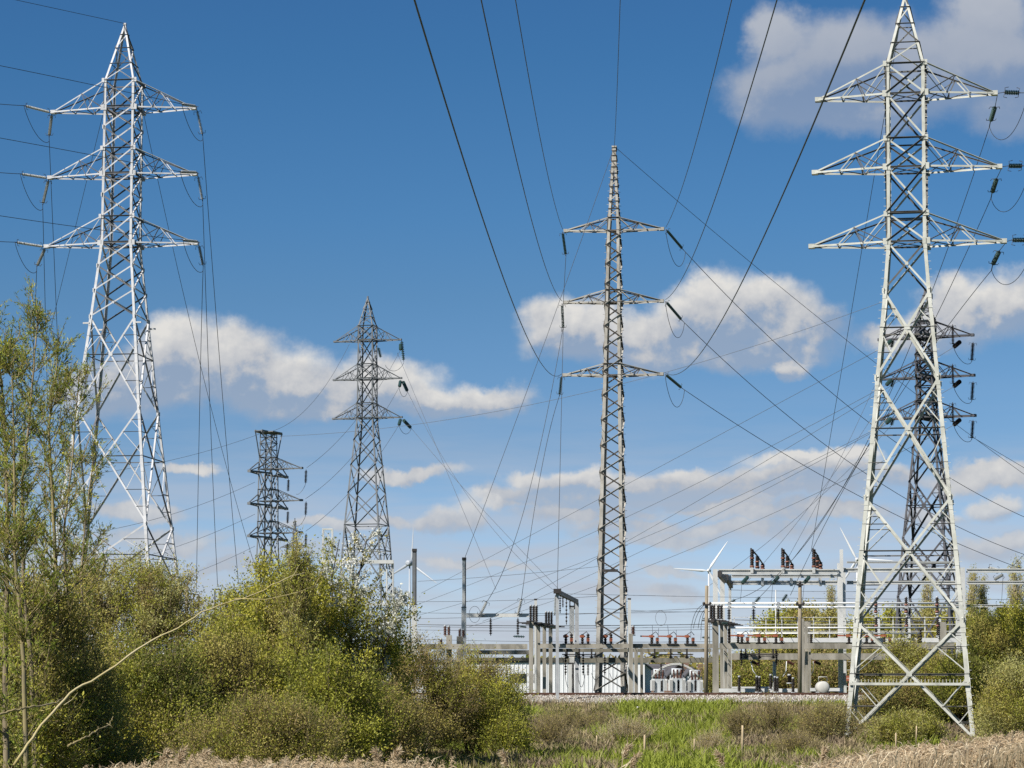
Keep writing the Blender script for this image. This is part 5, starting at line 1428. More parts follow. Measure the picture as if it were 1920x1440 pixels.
def bush(label, px, D, ytop, wpx, dep, mats, weights, nclump, nleaf, seed, leaf=(0.085, 0.04), ybase=None, stems=9, twig=TWIG, bark=BARK, csig=0.30, group=None, name="bush", cat="bush", shape=0.42, twigs=7, up=0.6, low=0.0, trunk_h=0.0, twl=1.0, patch=None, hollow=0.5, lump=0.16, twr=0.0075):
    """a spreading shrub or tree: stems from the ground, boughs to the clumps, fine twigs and leaves in every clump"""
    rng = np.random.default_rng(seed)
    c = at(px, 1300, D); gz = float(ground_z(c.x, D)) - 0.05
    if ybase is not None: gz = zat(ybase, D)
    top = zat(ytop, D, px); Hh = top - gz; W = wpx * D / F / 2; Y = dep / 2
    root = thing(name, label, cat, (c.x, D, gz), 0, group)
    # clump centres in a lumpy dome
    dr = unit(rng.normal(size=(nclump, 3)))
    dr[:, 2] = np.where(dr[:, 2] < -0.75, -dr[:, 2], dr[:, 2])
    ph = rng.uniform(0, 6.28, 4)
    az = np.arctan2(dr[:, 1], dr[:, 0]); el = np.arcsin(np.clip(dr[:, 2], -1, 1))
    lumpf = 1 + lump * (np.sin(3 * az + ph[0]) * np.cos(2 * el + ph[1]) + 0.8 * np.sin(7 * az + ph[2] + 3 * el) + 0.6 * np.sin(5 * el + ph[3] + 2 * az)) - lump * 0.6
    rad = rng.uniform(hollow ** 3, 1, nclump) ** (1 / 3.0) * lumpf
    cz = gz + Hh * (shape + low)
    zu = Hh * (1 - shape - low); zd = Hh * (shape + low) * (1 - trunk_h)
    C = np.stack([c.x + dr[:, 0] * rad * W, D + dr[:, 1] * rad * Y, cz + dr[:, 2] * rad * np.where(dr[:, 2] > 0, zu, zd)], 1) - np.array([c.x, D, gz])
    C[:, 2] = np.maximum(C[:, 2], 0.15)
    # stems
    sa = rng.uniform(0, 6.28, stems)
    sb = np.stack([np.cos(sa) * W * 0.16, np.sin(sa) * Y * 0.16, np.full(stems, -0.05)], 1) * rng.uniform(0.2, 1, (stems, 1)); sb[:, 2] = -0.08
    pick = C[rng.choice(nclump, stems, replace=nclump < stems)]
    se = pick * np.array([0.62, 0.62, 0.72]); se[:, 2] = np.maximum(se[:, 2], Hh * 0.32)
    k = 6
    A, B, f0, f1 = bend(sb, se, rng, k, 0.07, 0.05)
    r0 = 0.022 * Hh * 0.55 + 0.02
    tubes_obj("stem", A, B, r0 * (1 - 0.72 * f0), r0 * (1 - 0.72 * f1), bark, root, 6)
    nodes = np.concatenate([B.reshape(stems, k, 3)[:, i] for i in range(2, k)])
    dist = np.linalg.norm(C[:, None] - nodes[None], axis=2) + np.maximum(0, nodes[None, :, 2] - C[:, None, 2]) * 1.5
    src = nodes[np.argmin(dist, 1)]
    A, B, f0, f1 = bend(src, C, rng, 4, 0.06, 0.04)
    rb = r0 * 0.30
    A1, B1, q0, q1 = A, B, rb * (1 - 0.7 * f0), rb * (1 - 0.7 * f1)
    # fine twigs out of each clump
    twigs = max(4, int(twigs * 0.7))
    ci = np.repeat(np.arange(nclump), twigs)
    td = unit(unit(C[ci] - np.array([0, 0, Hh * 0.25])) * 0.8 + rng.normal(size=(len(ci), 3)) * 0.6 + np.array([0, 0, up]))
    ts = C[ci] - td * rng.uniform(0.0, 0.25, (len(ci), 1))
    te = ts + td * rng.uniform(0.45, 1.1, (len(ci), 1)) * twl
    A2, B2, g0, g1 = bend(ts, te, rng, 2, 0.05, 0.0)
    tubes_obj("twigs", np.concatenate([A1, A2]), np.concatenate([B1, B2]), np.concatenate([q0, twr * (1 - 0.6 * g0)]), np.concatenate([q1, twr * (1 - 0.6 * g1)]), twig, root)
    # leaves along the twigs and through the clump
    wts = np.array(weights, float); wts /= wts.sum()
    cm = rng.choice(len(mats), nclump, p=wts)
    if patch is not None:
        s_ = np.sin(C[:, 0] * patch[0] + C[:, 2] * patch[1] + seed) + 0.6 * np.sin(C[:, 2] * 1.7 - C[:, 0] * 0.8 + seed * 2) + rng.normal(0, 0.35, nclump)
        qs = np.quantile(s_, np.cumsum(wts)[:-1]); cm = np.searchsorted(qs, s_)
    nt_ = len(ci)
    li = np.repeat(np.arange(nt_), max(1, int(nleaf * LEAFX) // twigs))
    t = rng.uniform(0.1, 1.05, (len(li), 1))
    Cc = ts[li] + (te - ts)[li] * t + rng.normal(size=(len(li), 3)) * csig * np.array([1, 1, 0.8])
    Dd = td[li] * 0.7 + rng.normal(size=(len(li), 3)) * 0.75 + np.array([0, 0, 0.15])
    mi = cm[ci[li]]
    sw = rng.random(len(li)) < 0.15
    mi = np.where(sw, rng.integers(0, len(mats), len(li)), mi)
    leaves_obj("foliage", Cc, Dd, leaf[0] * 1.3, leaf[1] * 1.55, mats, mi, root, rng)
    return root

def slender(label, pts, D, rbase, mats, weights, seed, nbr=46, start=0.3, blen=(0.7, 2.4), leafn=40, leaf=(0.085, 0.02), bark=BARK, twig=TWIG, group=None, name="willow_tree", cat="tree", spread=0.9, subs=8, vis=0.010):
    """a slim tree along a drawn trunk line: upswept branches, side twigs, narrow leaves"""
    rng = np.random.default_rng(seed)
    P = np.array([list(at(x, y, D + (i * 0.15))) for i, (x, y) in enumerate(pts)])
    gz = float(ground_z(P[0, 0], D)) - 0.08
    base = np.array([P[0, 0], P[0, 1], gz])
    P = np.concatenate([[base], P]) if P[0, 2] > gz + 0.3 else np.concatenate([[base], P[1:]])
    root = thing(name, label, cat, tuple(base), 0, group)
    P = P - base
    # dense resample with small wobble
    seg = np.linalg.norm(np.diff(P, axis=0), axis=1); s = np.concatenate([[0], np.cumsum(seg)]); tot = s[-1]
    q = np.linspace(0, tot, 40); T = np.stack([np.interp(q, s, P[:, i]) for i in range(3)], 1)
    T[1:] += np.cumsum(rng.normal(0, 0.012, (39, 3)), 0) * 0.5
    rr = rbase * (1 - 0.9 * (q / tot)) + 0.008
    tubes_obj("trunk", T[:-1], T[1:], rr[:-1], rr[1:], bark, root, 7)
    f = rng.uniform(start, 1.0, nbr) ** 0.9
    o = np.stack([np.interp(f * tot, q, T[:, i]) for i in range(3)], 1)
    an = rng.uniform(0, 6.28, nbr)
    low_ = rng.random(nbr) < 0.22
    f = np.where(low_, rng.uniform(0.06, 0.4, nbr), f); o = np.stack([np.interp(f * tot, q, T[:, i]) for i in range(3)], 1)
    d = unit(np.stack([np.cos(an) * spread, np.sin(an) * spread, rng.uniform(0.6, 1.5, nbr)], 1))
    L_ = rng.uniform(blen[0], blen[1], nbr) * (1.15 - 0.75 * f) * np.where(low_, 0.45, 1.0)
    e = o + d * L_[:, None]
    A, B, f0, f1 = bend(o, e, rng, 5, 0.05, -0.05)
    rb = np.repeat(np.interp(f * tot, q, rr) * 0.42, 5)
    A1, B1, q0, q1 = A, B, rb * (1 - 0.75 * f0) + 0.004, rb * (1 - 0.75 * f1) + 0.003
    # side twigs
    Bn = B.reshape(nbr, 5, 3)
    bi = np.repeat(np.arange(nbr), subs)
    kk = rng.integers(0, 5, len(bi)); so_ = Bn[bi, kk]
    td = unit(d[bi] * 0.9 + rng.normal(size=(len(bi), 3)) * 0.55 + np.array([0, 0, 0.45]))
    tl = rng.uniform(0.25, 0.8, (len(bi), 1)) * (0.6 + 0.25 * L_[bi][:, None])
    te = so_ + td * tl
    tubes_obj("branches", np.concatenate([A1, so_]), np.concatenate([B1, te]), np.concatenate([q0, np.full(len(bi), vis)]), np.concatenate([q1, np.full(len(bi), vis * 0.4)]), twig, root)
    li = np.repeat(np.arange(len(bi)), leafn)
    t = rng.uniform(0.05, 1.05, (len(li), 1))
    C = so_[li] + (te - so_)[li] * t + rng.normal(size=(len(li), 3)) * 0.035
    Dd = td[li] + rng.normal(size=(len(li), 3)) * 0.55
    wts = np.array(weights, float); wts /= wts.sum()
    mi = rng.choice(len(mats), len(bi), p=wts)[li]
    leaves_obj("crown", C, Dd, leaf[0], leaf[1], mats, mi, root, rng)
    return root

GB = "scrub bushes on the left"
# -- big bushes on the left, far ones first
bush("rounded dome of olive willow scrub in front of the left pylon", 240, 112, 1052, 410, 9.5, [LEAF_O, LEAF_GREY, LEAF_G, LEAF_B], [4, 4, 3, 1], 760, 90, 1, (0.075, 0.034), twigs=12, group=GB, patch=(1.1, 0.8), twl=0.9, csig=0.16, lump=0.07)
bush("broad bright green bush left of centre with a pointed top", 572, 108, 1066, 420, 8.5, [LEAF_G, LEAF_Y, LEAF_D, LEAF_O], [4, 5, 2, 2], 760, 96, 2, (0.085, 0.042), twigs=9, group=GB, patch=(0.9, 1.1), csig=0.2, bark=BARK_D, lump=0.15)
bush("pale green bush between the dome of scrub and the bright bush", 438, 110, 1112, 190, 5.5, [LEAF_GREY, LEAF_Y, LEAF_G], [3, 3, 2], 260, 84, 3, (0.08, 0.036), twigs=9, group=GB, patch=(1.3, 0.9), csig=0.18)
bush("spiky narrow sapling crown topping the bright bush below the flat-topped pylon", 556, 104, 1026, 80, 2.2, [LEAF_G, LEAF_O, LEAF_GREY], [4, 3, 2], 130, 63, 4, (0.08, 0.03), twigs=9, group=GB, csig=0.12, up=1.2, trunk_h=0.0, shape=0.6)
bush("dark-stemmed leaning bush with bare lower boughs in front of the bright bush", 415, 98, 1190, 240, 5, [LEAF_O, LEAF_G, LEAF_B, LEAF_D], [3, 3, 3, 2], 330, 70, 5, (0.07, 0.032), twigs=10, group=GB, patch=(1.0, 1.2), bark=BARK_D, twig=BARK_D, csig=0.18, low=0.1)
bush("dark green undergrowth bush at the foot of the dome of scrub", 255, 92, 1215, 290, 5, [LEAF_D, LEAF_G, LEAF_O, LEAF_Y], [4, 4, 2, 1], 420, 80, 6, (0.075, 0.034), twigs=9, group=GB, patch=(1.2, 0.9), bark=BARK_D, csig=0.2)
bush("shadowy green bush at the foot of the bright bush", 610, 98, 1235, 230, 5, [LEAF_G, LEAF_D, LEAF_Y], [4, 3, 2], 360, 80, 7, (0.08, 0.038), twigs=8, group=GB, patch=(1.0, 1.2), csig=0.2, bark=BARK_D)
bush("olive-brown bush right of the bright bush, thin and twiggy on top", 775, 118, 1212, 240, 6, [LEAF_O, LEAF_B, LEAF_G], [5, 4, 2], 380, 66, 8, (0.07, 0.03), twigs=14, group=GB, patch=(1.1, 1.3), csig=0.16)
bush("yellow-olive bush ending the left scrub in front of the white shed", 888, 122, 1236, 200, 5.5, [LEAF_O, LEAF_Y, LEAF_B, LEAF_G], [4, 3, 3, 2], 340, 72, 9, (0.07, 0.03), twigs=12, group=GB, patch=(1.2, 1.0), csig=0.17)
bush("fresh green low bush at the right end of the left scrub", 935, 120, 1290, 90, 3.5, [LEAF_G, LEAF_D, LEAF_Y], [4, 3, 3], 170, 72, 10, (0.07, 0.034), twigs=8, group=GB, csig=0.18)
bush("greyish low bush with pale stems below the twiggy olive-brown bush", 700, 104, 1290, 190, 4, [LEAF_O, LEAF_B, LEAF_G, LEAF_D], [3, 3, 3, 1], 260, 60, 11, (0.07, 0.03), twigs=12, group=GB, bark=BARK, twig=TWIG, csig=0.18)
bush("bushy willow regrowth around the slim trunks at the left edge", 70, 69, 1100, 270, 7, [LEAF_O, LEAF_G, LEAF_GREY, LEAF_Y], [4, 4, 3, 2], 440, 90, 12, (0.07, 0.026), twigs=12, group=GB, patch=(1.3, 0.8), up=1.1, csig=0.14, lump=0.1)
bush("low shaded willow bush at the bottom left corner", 110, 70, 1260, 300, 4, [LEAF_O, LEAF_D, LEAF_G], [4, 2, 4], 360, 84, 13, (0.06, 0.024), twigs=12, group=GB, patch=(1.3, 0.9), up=1.0, csig=0.14, bark=BARK_D)
bush("bramble-like low bush along the reeds under the bright bush", 500, 88, 1330, 320, 3.5, [LEAF_O, LEAF_B, LEAF_G, LEAF_D], [4, 3, 4, 1], 380, 78, 14, (0.06, 0.026), twigs=12, group=GB, bark=BARK_D, csig=0.18, twig=TWIG)

# -- slim willows at the left edge
GW = "slim willows at the left edge"
LEAF_W = leafmat("willow_spring_leaf", (0.31, 0.36, 0.05), (0.20, 0.25, 0.035), 0.4)
WM = [LEAF_W, LEAF_O, LEAF_D, LEAF_Y]
slender("tallest slim willow at the left edge, its thin top against the blue sky", [(66, 1440), (58, 1250), (42, 1100), (40, 900), (56, 760), (72, 590)], 66, 0.075, WM, [7, 2, 2, 2], 21, 70, 0.34, (0.8, 2.3), 14, (0.115, 0.026), group=GW)
slender("slim willow cut by the left picture edge with dense dark leaves", [(12, 1440), (10, 1200), (14, 950), (6, 760), (-10, 600)], 64, 0.085, [LEAF_W, LEAF_D, LEAF_G], [4, 2, 2], 22, 76, 0.38, (0.7, 2.0), 17, (0.115, 0.028), group=GW)
slender("slim willow with lichen-yellow trunk leaning slightly right", [(112, 1420), (108, 1240), (106, 1080), (100, 940), (92, 800), (112, 650)], 68, 0.085, WM, [6, 2, 2, 2], 23, 62, 0.40, (0.9, 2.4), 14, (0.115, 0.026), group=GW, bark=BARK_L)
slender("thin willow stem reaching over the left leg of the left pylon", [(130, 1420), (128, 1150), (120, 1000), (138, 860), (150, 690)], 70, 0.06, WM, [6, 2, 2, 2], 24, 46, 0.40, (0.8, 2.1), 14, (0.115, 0.026), group=GW)
slender("pale willow stem with bare lower trunk second from the left edge", [(48, 1430), (44, 1240), (26, 1040), (24, 860), (20, 680)], 63, 0.07, WM, [6, 2, 2, 2], 25, 56, 0.40, (0.7, 2.0), 14, (0.115, 0.026), group=GW, bark=BARK_L)
slender("short slim willow spreading right in front of the left pylon", [(160, 1430), (158, 1200), (150, 1080), (160, 960), (172, 860)], 72, 0.055, WM, [6, 2, 2, 2], 26, 40, 0.42, (0.7, 1.8), 14, (0.115, 0.026), group=GW)

# -- blossom tree
def blossom(label, pts, D, seed, nbr, blen):
    return slender(label, pts, D, 0.085, [PETAL, PETAL, LEAF_O, LEAF_GREY], [6, 4, 1, 1], seed, nbr, 0.35, blen, 15, (0.085, 0.085), BARK_D, BARK_D, "blossoming trees above the bright bush", "blossom_tree", "tree", 1.1, 6, 0.010)
blossom("airy white blossom tree in front of the grey pylon, its tallest spray in the middle", [(655, 1330), (660, 1180), (672, 1090), (690, 1010)], 106, 31, 36, (0.9, 2.5))
blossom("white blossom tree with a dark trunk at the left of the grey pylon", [(628, 1330), (627, 1180), (620, 1090), (636, 1010)], 107, 32, 30, (0.8, 2.0))
blossom("low white blossom tree reaching right to the tall dark grey post", [(715, 1330), (718, 1230), (738, 1160), (752, 1120)], 106, 33, 28, (0.6, 1.8))

# -- fallen and leaning branches
def branch(label, pts, D, r0, r1, m, subs=()):
    p = [at(x, y, D + i * 0.25) for i, (x, y) in enumerate(pts)]
    P = np.array([list(v_) for v_ in p]); seg = np.linalg.norm(np.diff(P, axis=0), axis=1); s = np.concatenate([[0], np.cumsum(seg)])
    q = np.linspace(0, s[-1], 44); rng = np.random.default_rng(len(pts))
    T = [Vector([np.interp(x_, s, P[:, i]) for i in range(3)]) + Vector(rng.normal(0, 0.012, 3)) + Vector((0.05 * math.sin(x_ * 2.1), 0, 0.05 * math.sin(x_ * 3.3 + 1))) for x_ in q]
    mb = MB(); mb.tube(T, r0, 7, r1)
    for sp in subs: mb.tube([at(x, y, D + 0.4) for x, y in sp], r1 * 1.2, 5, r1 * 0.4)
    return mb.settle("leaning_branch", m, label, "branch", "bare branches in the left scrub")
branch("long pale bare branch leaning up across the left bushes", [(26, 1440), (70, 1358), (108, 1332), (140, 1298), (196, 1258), (300, 1192), (390, 1148), (440, 1122), (490, 1108), (545, 1086), (575, 1070)], 58, 0.036, 0.009, DEADB,
       [[(440, 1122), (500, 1124), (560, 1110), (590, 1098)], [(120, 1322), (135, 1312), (146, 1298)], [(545, 1086), (552, 1076), (560, 1060)]])
branch("thin yellow lichen branch at the left edge under the slim willows", [(-20, 1350), (30, 1330), (60, 1320), (110, 1316), (122, 1313)], 57, 0.032, 0.014, BARK_L)
branch("small forked yellow twig low in the left scrub", [(128, 1402), (160, 1384), (184, 1362), (200, 1356), (212, 1342)], 56, 0.025, 0.008, BARK_L, [[(184, 1362), (183, 1378), (184, 1380)], [(200, 1356), (210, 1362), (213, 1368)]])

# -- right-hand bushes and the scrub about the right pylon
GRT = "bushes around the right pylon"
bush("dense green willow bush right of the right pylon", 1858, 150, 1158, 100, 6, [LEAF_G, LEAF_D, LEAF_O], [4, 3, 3], 430, 84, 41, (0.085, 0.04), twigs=9, group=GRT, patch=(1.2, 1.0), csig=0.22, bark=BARK_D, up=1.0)
bush("tall green bush at the right picture edge", 1925, 148, 1148, 110, 6, [LEAF_G, LEAF_Y, LEAF_O, LEAF_D], [3, 3, 3, 2], 430, 84, 42, (0.085, 0.04), twigs=9, group=GRT, patch=(1.1, 1.2), csig=0.22, bark=BARK_D, up=1.0)
bush("grey-green rounded bush low at the right picture edge", 1900, 128, 1255, 120, 4, [LEAF_GREY, LEAF_O, LEAF_G], [4, 3, 2], 330, 78, 43, (0.075, 0.034), twigs=9, group=GRT, patch=(1.2, 1.2), csig=0.2)
bush("dark green bush behind the right leg of the right pylon", 1800, 147, 1235, 110, 5, [LEAF_D, LEAF_G, LEAF_O], [4, 3, 2], 340, 78, 44, (0.08, 0.038), twigs=9, group=GRT, patch=(1.3, 1.0), csig=0.2, bark=BARK_D)
bush("feathery green tree standing within the legs of the right pylon", 1705, 152, 1212, 105, 4, [LEAF_G, LEAF_GREY, LEAF_O], [4, 3, 3], 280, 66, 45, (0.08, 0.036), twigs=10, group=GRT, csig=0.18, bark=BARK_D)
bush("olive bush with a dark nest-like knot inside the right pylon", 1755, 150, 1240, 70, 4, [LEAF_O, LEAF_G, LEAF_B], [4, 3, 3], 200, 66, 46, (0.075, 0.034), twigs=10, group=GRT, csig=0.18)
bush("brown shaded thicket under the first crossing of the right pylon", 1702, 150, 1286, 190, 4, [LEAF_B, LEAF_D, LEAF_O], [4, 4, 3], 340, 60, 47, (0.07, 0.03), twigs=11, group=GRT, csig=0.18, bark=BARK_D, twig=BARK_D)
bush("fresh grey-green rush clump before the feet of the right pylon", 1700, 133, 1358, 120, 3, [LEAF_GREY, LEAF_G, LEAF_O], [4, 4, 2], 240, 66, 48, (0.13, 0.022), twigs=9, group=GRT, up=1.6, csig=0.13)
bush("sparse brown bush left of the left foot of the right pylon", 1555, 136, 1330, 110, 3, [LEAF_B, LEAF_O, LEAF_GREY], [3, 3, 2], 150, 40, 49, (0.06, 0.026), twigs=14, group=GRT, csig=0.16, twig=TWIG)
bush("grey-green bush just right of the right foot of the right pylon", 1885, 132, 1318, 90, 3, [LEAF_GREY, LEAF_O, LEAF_G], [4, 3, 2], 220, 66, 50, (0.075, 0.034), twigs=9, group=GRT, csig=0.18)
bush("low green bush between the left bushes and the dry reeds below the white shed", 950, 118, 1350, 80, 2.6, [LEAF_G, LEAF_D, LEAF_Y], [3, 3, 1], 130, 66, 51, (0.07, 0.034), twigs=8, group=GB, csig=0.18)
# bare scrub on the bank
GS = "bare scrub on the railway bank"
for k, (px, D, yt, wp, lab) in enumerate(((1075, 141, 1338, 150, "brown bare thicket on the bank below the twin post portal"), (1180, 134, 1356, 100, "straw-brown tangle of dead stems below the beige mast"), (1030, 132, 1345, 90, "dark twiggy scrub beside the end of the left bushes"), (1385, 138, 1340, 70, "dark brown bare shrub on the bank below the left wooden pole"), (1450, 140, 1320, 90, "tallest brown bare shrub on the bank below the middle wooden pole"), (1525, 139, 1340, 80, "grey-brown bare shrub on the bank below the white drum"), (1330, 127, 1388, 70, "low straw coloured tangle at the foot of the bank"), (1490, 126, 1384, 100, "low olive tangle at the foot of the bank left of the right pylon"))):
    bush(lab, px, D, yt, wp, 2.6, [LEAF_B, LEAF_O], [3, 2], 100, 16, 60 + k, (0.055, 0.022), twigs=12, group=GS, csig=0.12, twig=(TWIG if k not in (1, 6) else TWIG_P), bark=BARK, name="bare_shrub", cat="shrub", up=1.0, twl=0.9, lump=0.32, hollow=0.15)

# -- background trees
GT = "trees behind the substation"
bg_list = [(1455, 330, 1160, 90, [LEAF_G, LEAF_Y]), (1520, 350, 1146, 80, [LEAF_GREY, LEAF_O]), (1490, 345, 1148, 70, [LEAF_O, LEAF_B]), (1555, 340, 1152, 70, [LEAF_GREY, LEAF_O]), (1625, 330, 1160, 90, [LEAF_Y, LEAF_G]), (1680, 340, 1156, 80, [LEAF_Y, LEAF_G]), (1740, 335, 1150, 90, [LEAF_GREY, LEAF_O]), (1790, 330, 1150, 90, [LEAF_Y, LEAF_G]), (1850, 320, 1170, 90, [LEAF_O, LEAF_G]), (1915, 320, 1165, 90, [LEAF_O, LEAF_G])]
blab = ("fresh green tree at the left end of the trees behind the white tubes", "yellow-green tree left of the white gantry column", "brownish bare tree between two yellow-green trees", "yellow-green tree touching the white gantry column", "yellow tree just right of the double gantry column", "yellow-green tree behind the left leg of the right pylon", "tall yellow-green tree behind the dark pylon", "yellow-green tree behind the right leg of the right pylon", "olive tree under the first poplar", "olive tree at the right edge under the last poplar")
for k, (px, D, yt, wp, ms) in enumerate(bg_list):
    bush(blab[k], px, D, yt, wp, 8, ms + [LEAF_O], [4, 3, 2], 170, 40, 80 + k, (0.26, 0.14), twigs=8, group=GT, csig=0.5, stems=6, name="background_tree", cat="tree", twl=1.6, shape=0.55, twr=0.03)
und = [(1395, 240, 1238, 90), (1455, 236, 1232, 110), (1530, 238, 1230, 110), (1590, 232, 1236, 80), (1640, 230, 1228, 90), (1420, 222, 1262, 90), (1475, 222, 1262, 70), (1545, 224, 1258, 90), (1350, 250, 1240, 60)]
ulab = ("dark green bush behind the leftmost hanging insulators", "dark bush under the middle of the right concrete beam", "brown-olive bush behind the middle wooden pole", "brown bush behind the right gantry column", "brown bush behind the left leg of the right pylon", "fresh green low bush behind the yard floor insulators", "olive low bush left of the middle wooden pole", "brown low bush behind the white drum", "dark bush beside the concrete columns at the left wooden pole")
for k, (px, D, yt, wp) in enumerate(und):
    bush(ulab[k], px, D, yt, wp, 5, [LEAF_D, LEAF_G, LEAF_B] if k in (0, 5) else [LEAF_B, LEAF_D, LEAF_O], [4, 3, 2], 190, 40, 100 + k, (0.14, 0.07), twigs=9, group="bushes behind the yard", csig=0.35, stems=6, twl=1.2, bark=BARK_D, twr=0.02)
# poplars
for k, (px, D, yt, wp, lab) in enumerate(((1560, 380, 1098, 22, "slim poplar behind the white gantry column"), (1741, 380, 1074, 30, "slim poplar seen through the right pylon"), (1827, 360, 1062, 28, "first of the two bare poplars right of the right pylon"), (1846, 362, 1092, 22, "shorter poplar leaning on the first of the right poplars"), (1908, 355, 1046, 40, "broad poplar at the right picture edge"))):
    bush(lab, px, D, yt, wp, 3.0, [LEAF_GREY, LEAF_O, LEAF_Y], [5, 3, 2], 120, 26, 120 + k, (0.18, 0.07), twigs=10, group="poplars at the right", csig=0.18, stems=10, up=2.2, twl=1.8, name="poplar_tree", cat="tree", shape=0.5, lump=0.08, hollow=0.1, twr=0.014, twig=TWIG_P)
rng = np.random.default_rng(77)
c0 = np.array(at(1879, 1145, 320)); n = 1400
d_ = unit(rng.normal(size=(n, 3)))
root = thing("mistletoe", "round green mistletoe ball below the lower white beam at the right", "mistletoe", tuple(c0))
leaves_obj("foliage", d_ * rng.uniform(0.1, 0.75, (n, 1)) * np.array([1.0, 1, 0.75]), d_, 0.25, 0.1, [LEAF_D, LEAF_G], rng.integers(0, 2, n), root, rng)
tubes_obj("stem", np.array([[0, 0, -0.3]]), np.array([[0.1, 0, -6.0]]), 0.08, 0.12, BARK, root, 6)

# far wood on the horizon
rng = np.random.default_rng(8)
n = 26000
X = rng.uniform(-330, 330, n); Yf = rng.uniform(690, 760, n)
Ht = 8.2 + 1.8 * np.sin(X * 0.05) + 1.2 * np.sin(X * 0.17 + 1) + rng.normal(0, 0.8, n)
Zf = 3.0 + Ht * rng.uniform(0.05, 1, n) ** 0.7
o = leaves_obj("far_wood", np.stack([X, Yf, Zf], 1), rng.normal(size=(n, 3)) + np.array([0, 0, 0.6]), 1.8, 1.1, [LEAF_D, LEAF_B, LEAF_O], rng.integers(0, 3, n), None, rng)
tag(o, "dark strip of distant wood on the horizon", "wood", kind="stuff")

# ------------------------------------------------------------------ grasses, reeds, stakes
def blades(name, X, Yv, h, wd, mats, mi, rng, lean=0.35, zoff=-0.03):
    n = len(X); Z = ground_z(X, Yv) + zoff
    B = np.stack([X, Yv, Z], 1)
    an = rng.uniform(0, 6.28, n); ln = rng.normal(0, lean, (n, 1)) * h[:, None]
    dirx = np.stack([np.cos(an), np.sin(an), np.zeros(n)], 1)
    M_ = B + np.array([0, 0, 1.0]) * h[:, None] * 0.55 + dirx * ln * 0.35
    T = B + np.array([0, 0, 1.0]) * h[:, None] + dirx * ln
    fa = rng.uniform(-0.8, 0.8, n); sd = np.stack([np.cos(fa), np.sin(fa), np.zeros(n)], 1) * (wd[:, None] if np.ndim(wd) else wd)
    V = np.stack([B - sd * 0.4, M_ - sd * 0.5, T, M_ + sd * 0.5], 1).reshape(-1, 3)
    return np_mesh(name, V, np.arange(n * 4).reshape(n, 4), mats, mi)
rng = np.random.default_rng(11)
n = 150000
pxs = rng.uniform(560, 1930, n); Yv = 100 + 66.5 * rng.uniform(0, 1, n) ** 0.8
X = (pxs - 960) / F * Yv
s1 = np.sin(X * 0.55 + Yv * 0.21) + np.sin(X * 0.23 - Yv * 0.33 + 2) + 0.8 * np.sin(X * 1.3 + 1.1 * Yv) + rng.normal(0, 0.5, n)
green = ((pxs > 1160) & (pxs < 1370)).astype(float) * 1.9 + ((pxs > 1330) & (Yv > 150)).astype(float) * 0.2 - ((pxs > 980) & (pxs < 1110) & (Yv > 132)).astype(float) * 1.0 - ((pxs > 1390) & (Yv < 155)) * 0.6
s1 = s1 + green
mi = np.where(s1 > 0.9, 0, np.where(s1 > -0.35, 1, np.where(s1 > -1.3, 2, 3)))
tus = 0.75 + 0.5 * np.clip(np.sin(X * 2.3 + 1.7 * Yv) + np.sin(X * 1.1 - 0.9 * Yv + 2) * 0.8, -0.6, 1.6)
h = rng.uniform(0.15, 0.46, n) * (1 + 0.3 * (mi == 0)) * tus * np.clip((167.5 - Yv) / 5, 0.3, 1)
o = blades("bank_grass", X, Yv, h, np.full(n, 0.055), [GR1, GR2, GR3, GR4], mi, rng, 0.65)
tag(o, "patchy green and straw grass on the railway bank", "grass", kind="stuff")
# taller dry stems
n = 5500
pxs = rng.uniform(860, 1640, n); Yv = rng.uniform(112, 164, n); X = (pxs - 960) / F * Yv
keep = (np.sin(X * 0.8 + Yv * 0.5) + np.sin(X * 0.31 - Yv * 0.27) + rng.normal(0, 0.5, n)) > 0.5
X, Yv = X[keep], Yv[keep]; n = len(X)
o = blades("dry_weed_stalks", X, Yv, rng.uniform(0.35, 0.95, n), np.full(n, 0.022), [GR3, GR4, REED], rng.integers(0, 3, n), rng, 0.6)
tag(o, "dry weed stalks standing in the bank grass", "weeds", kind="stuff")

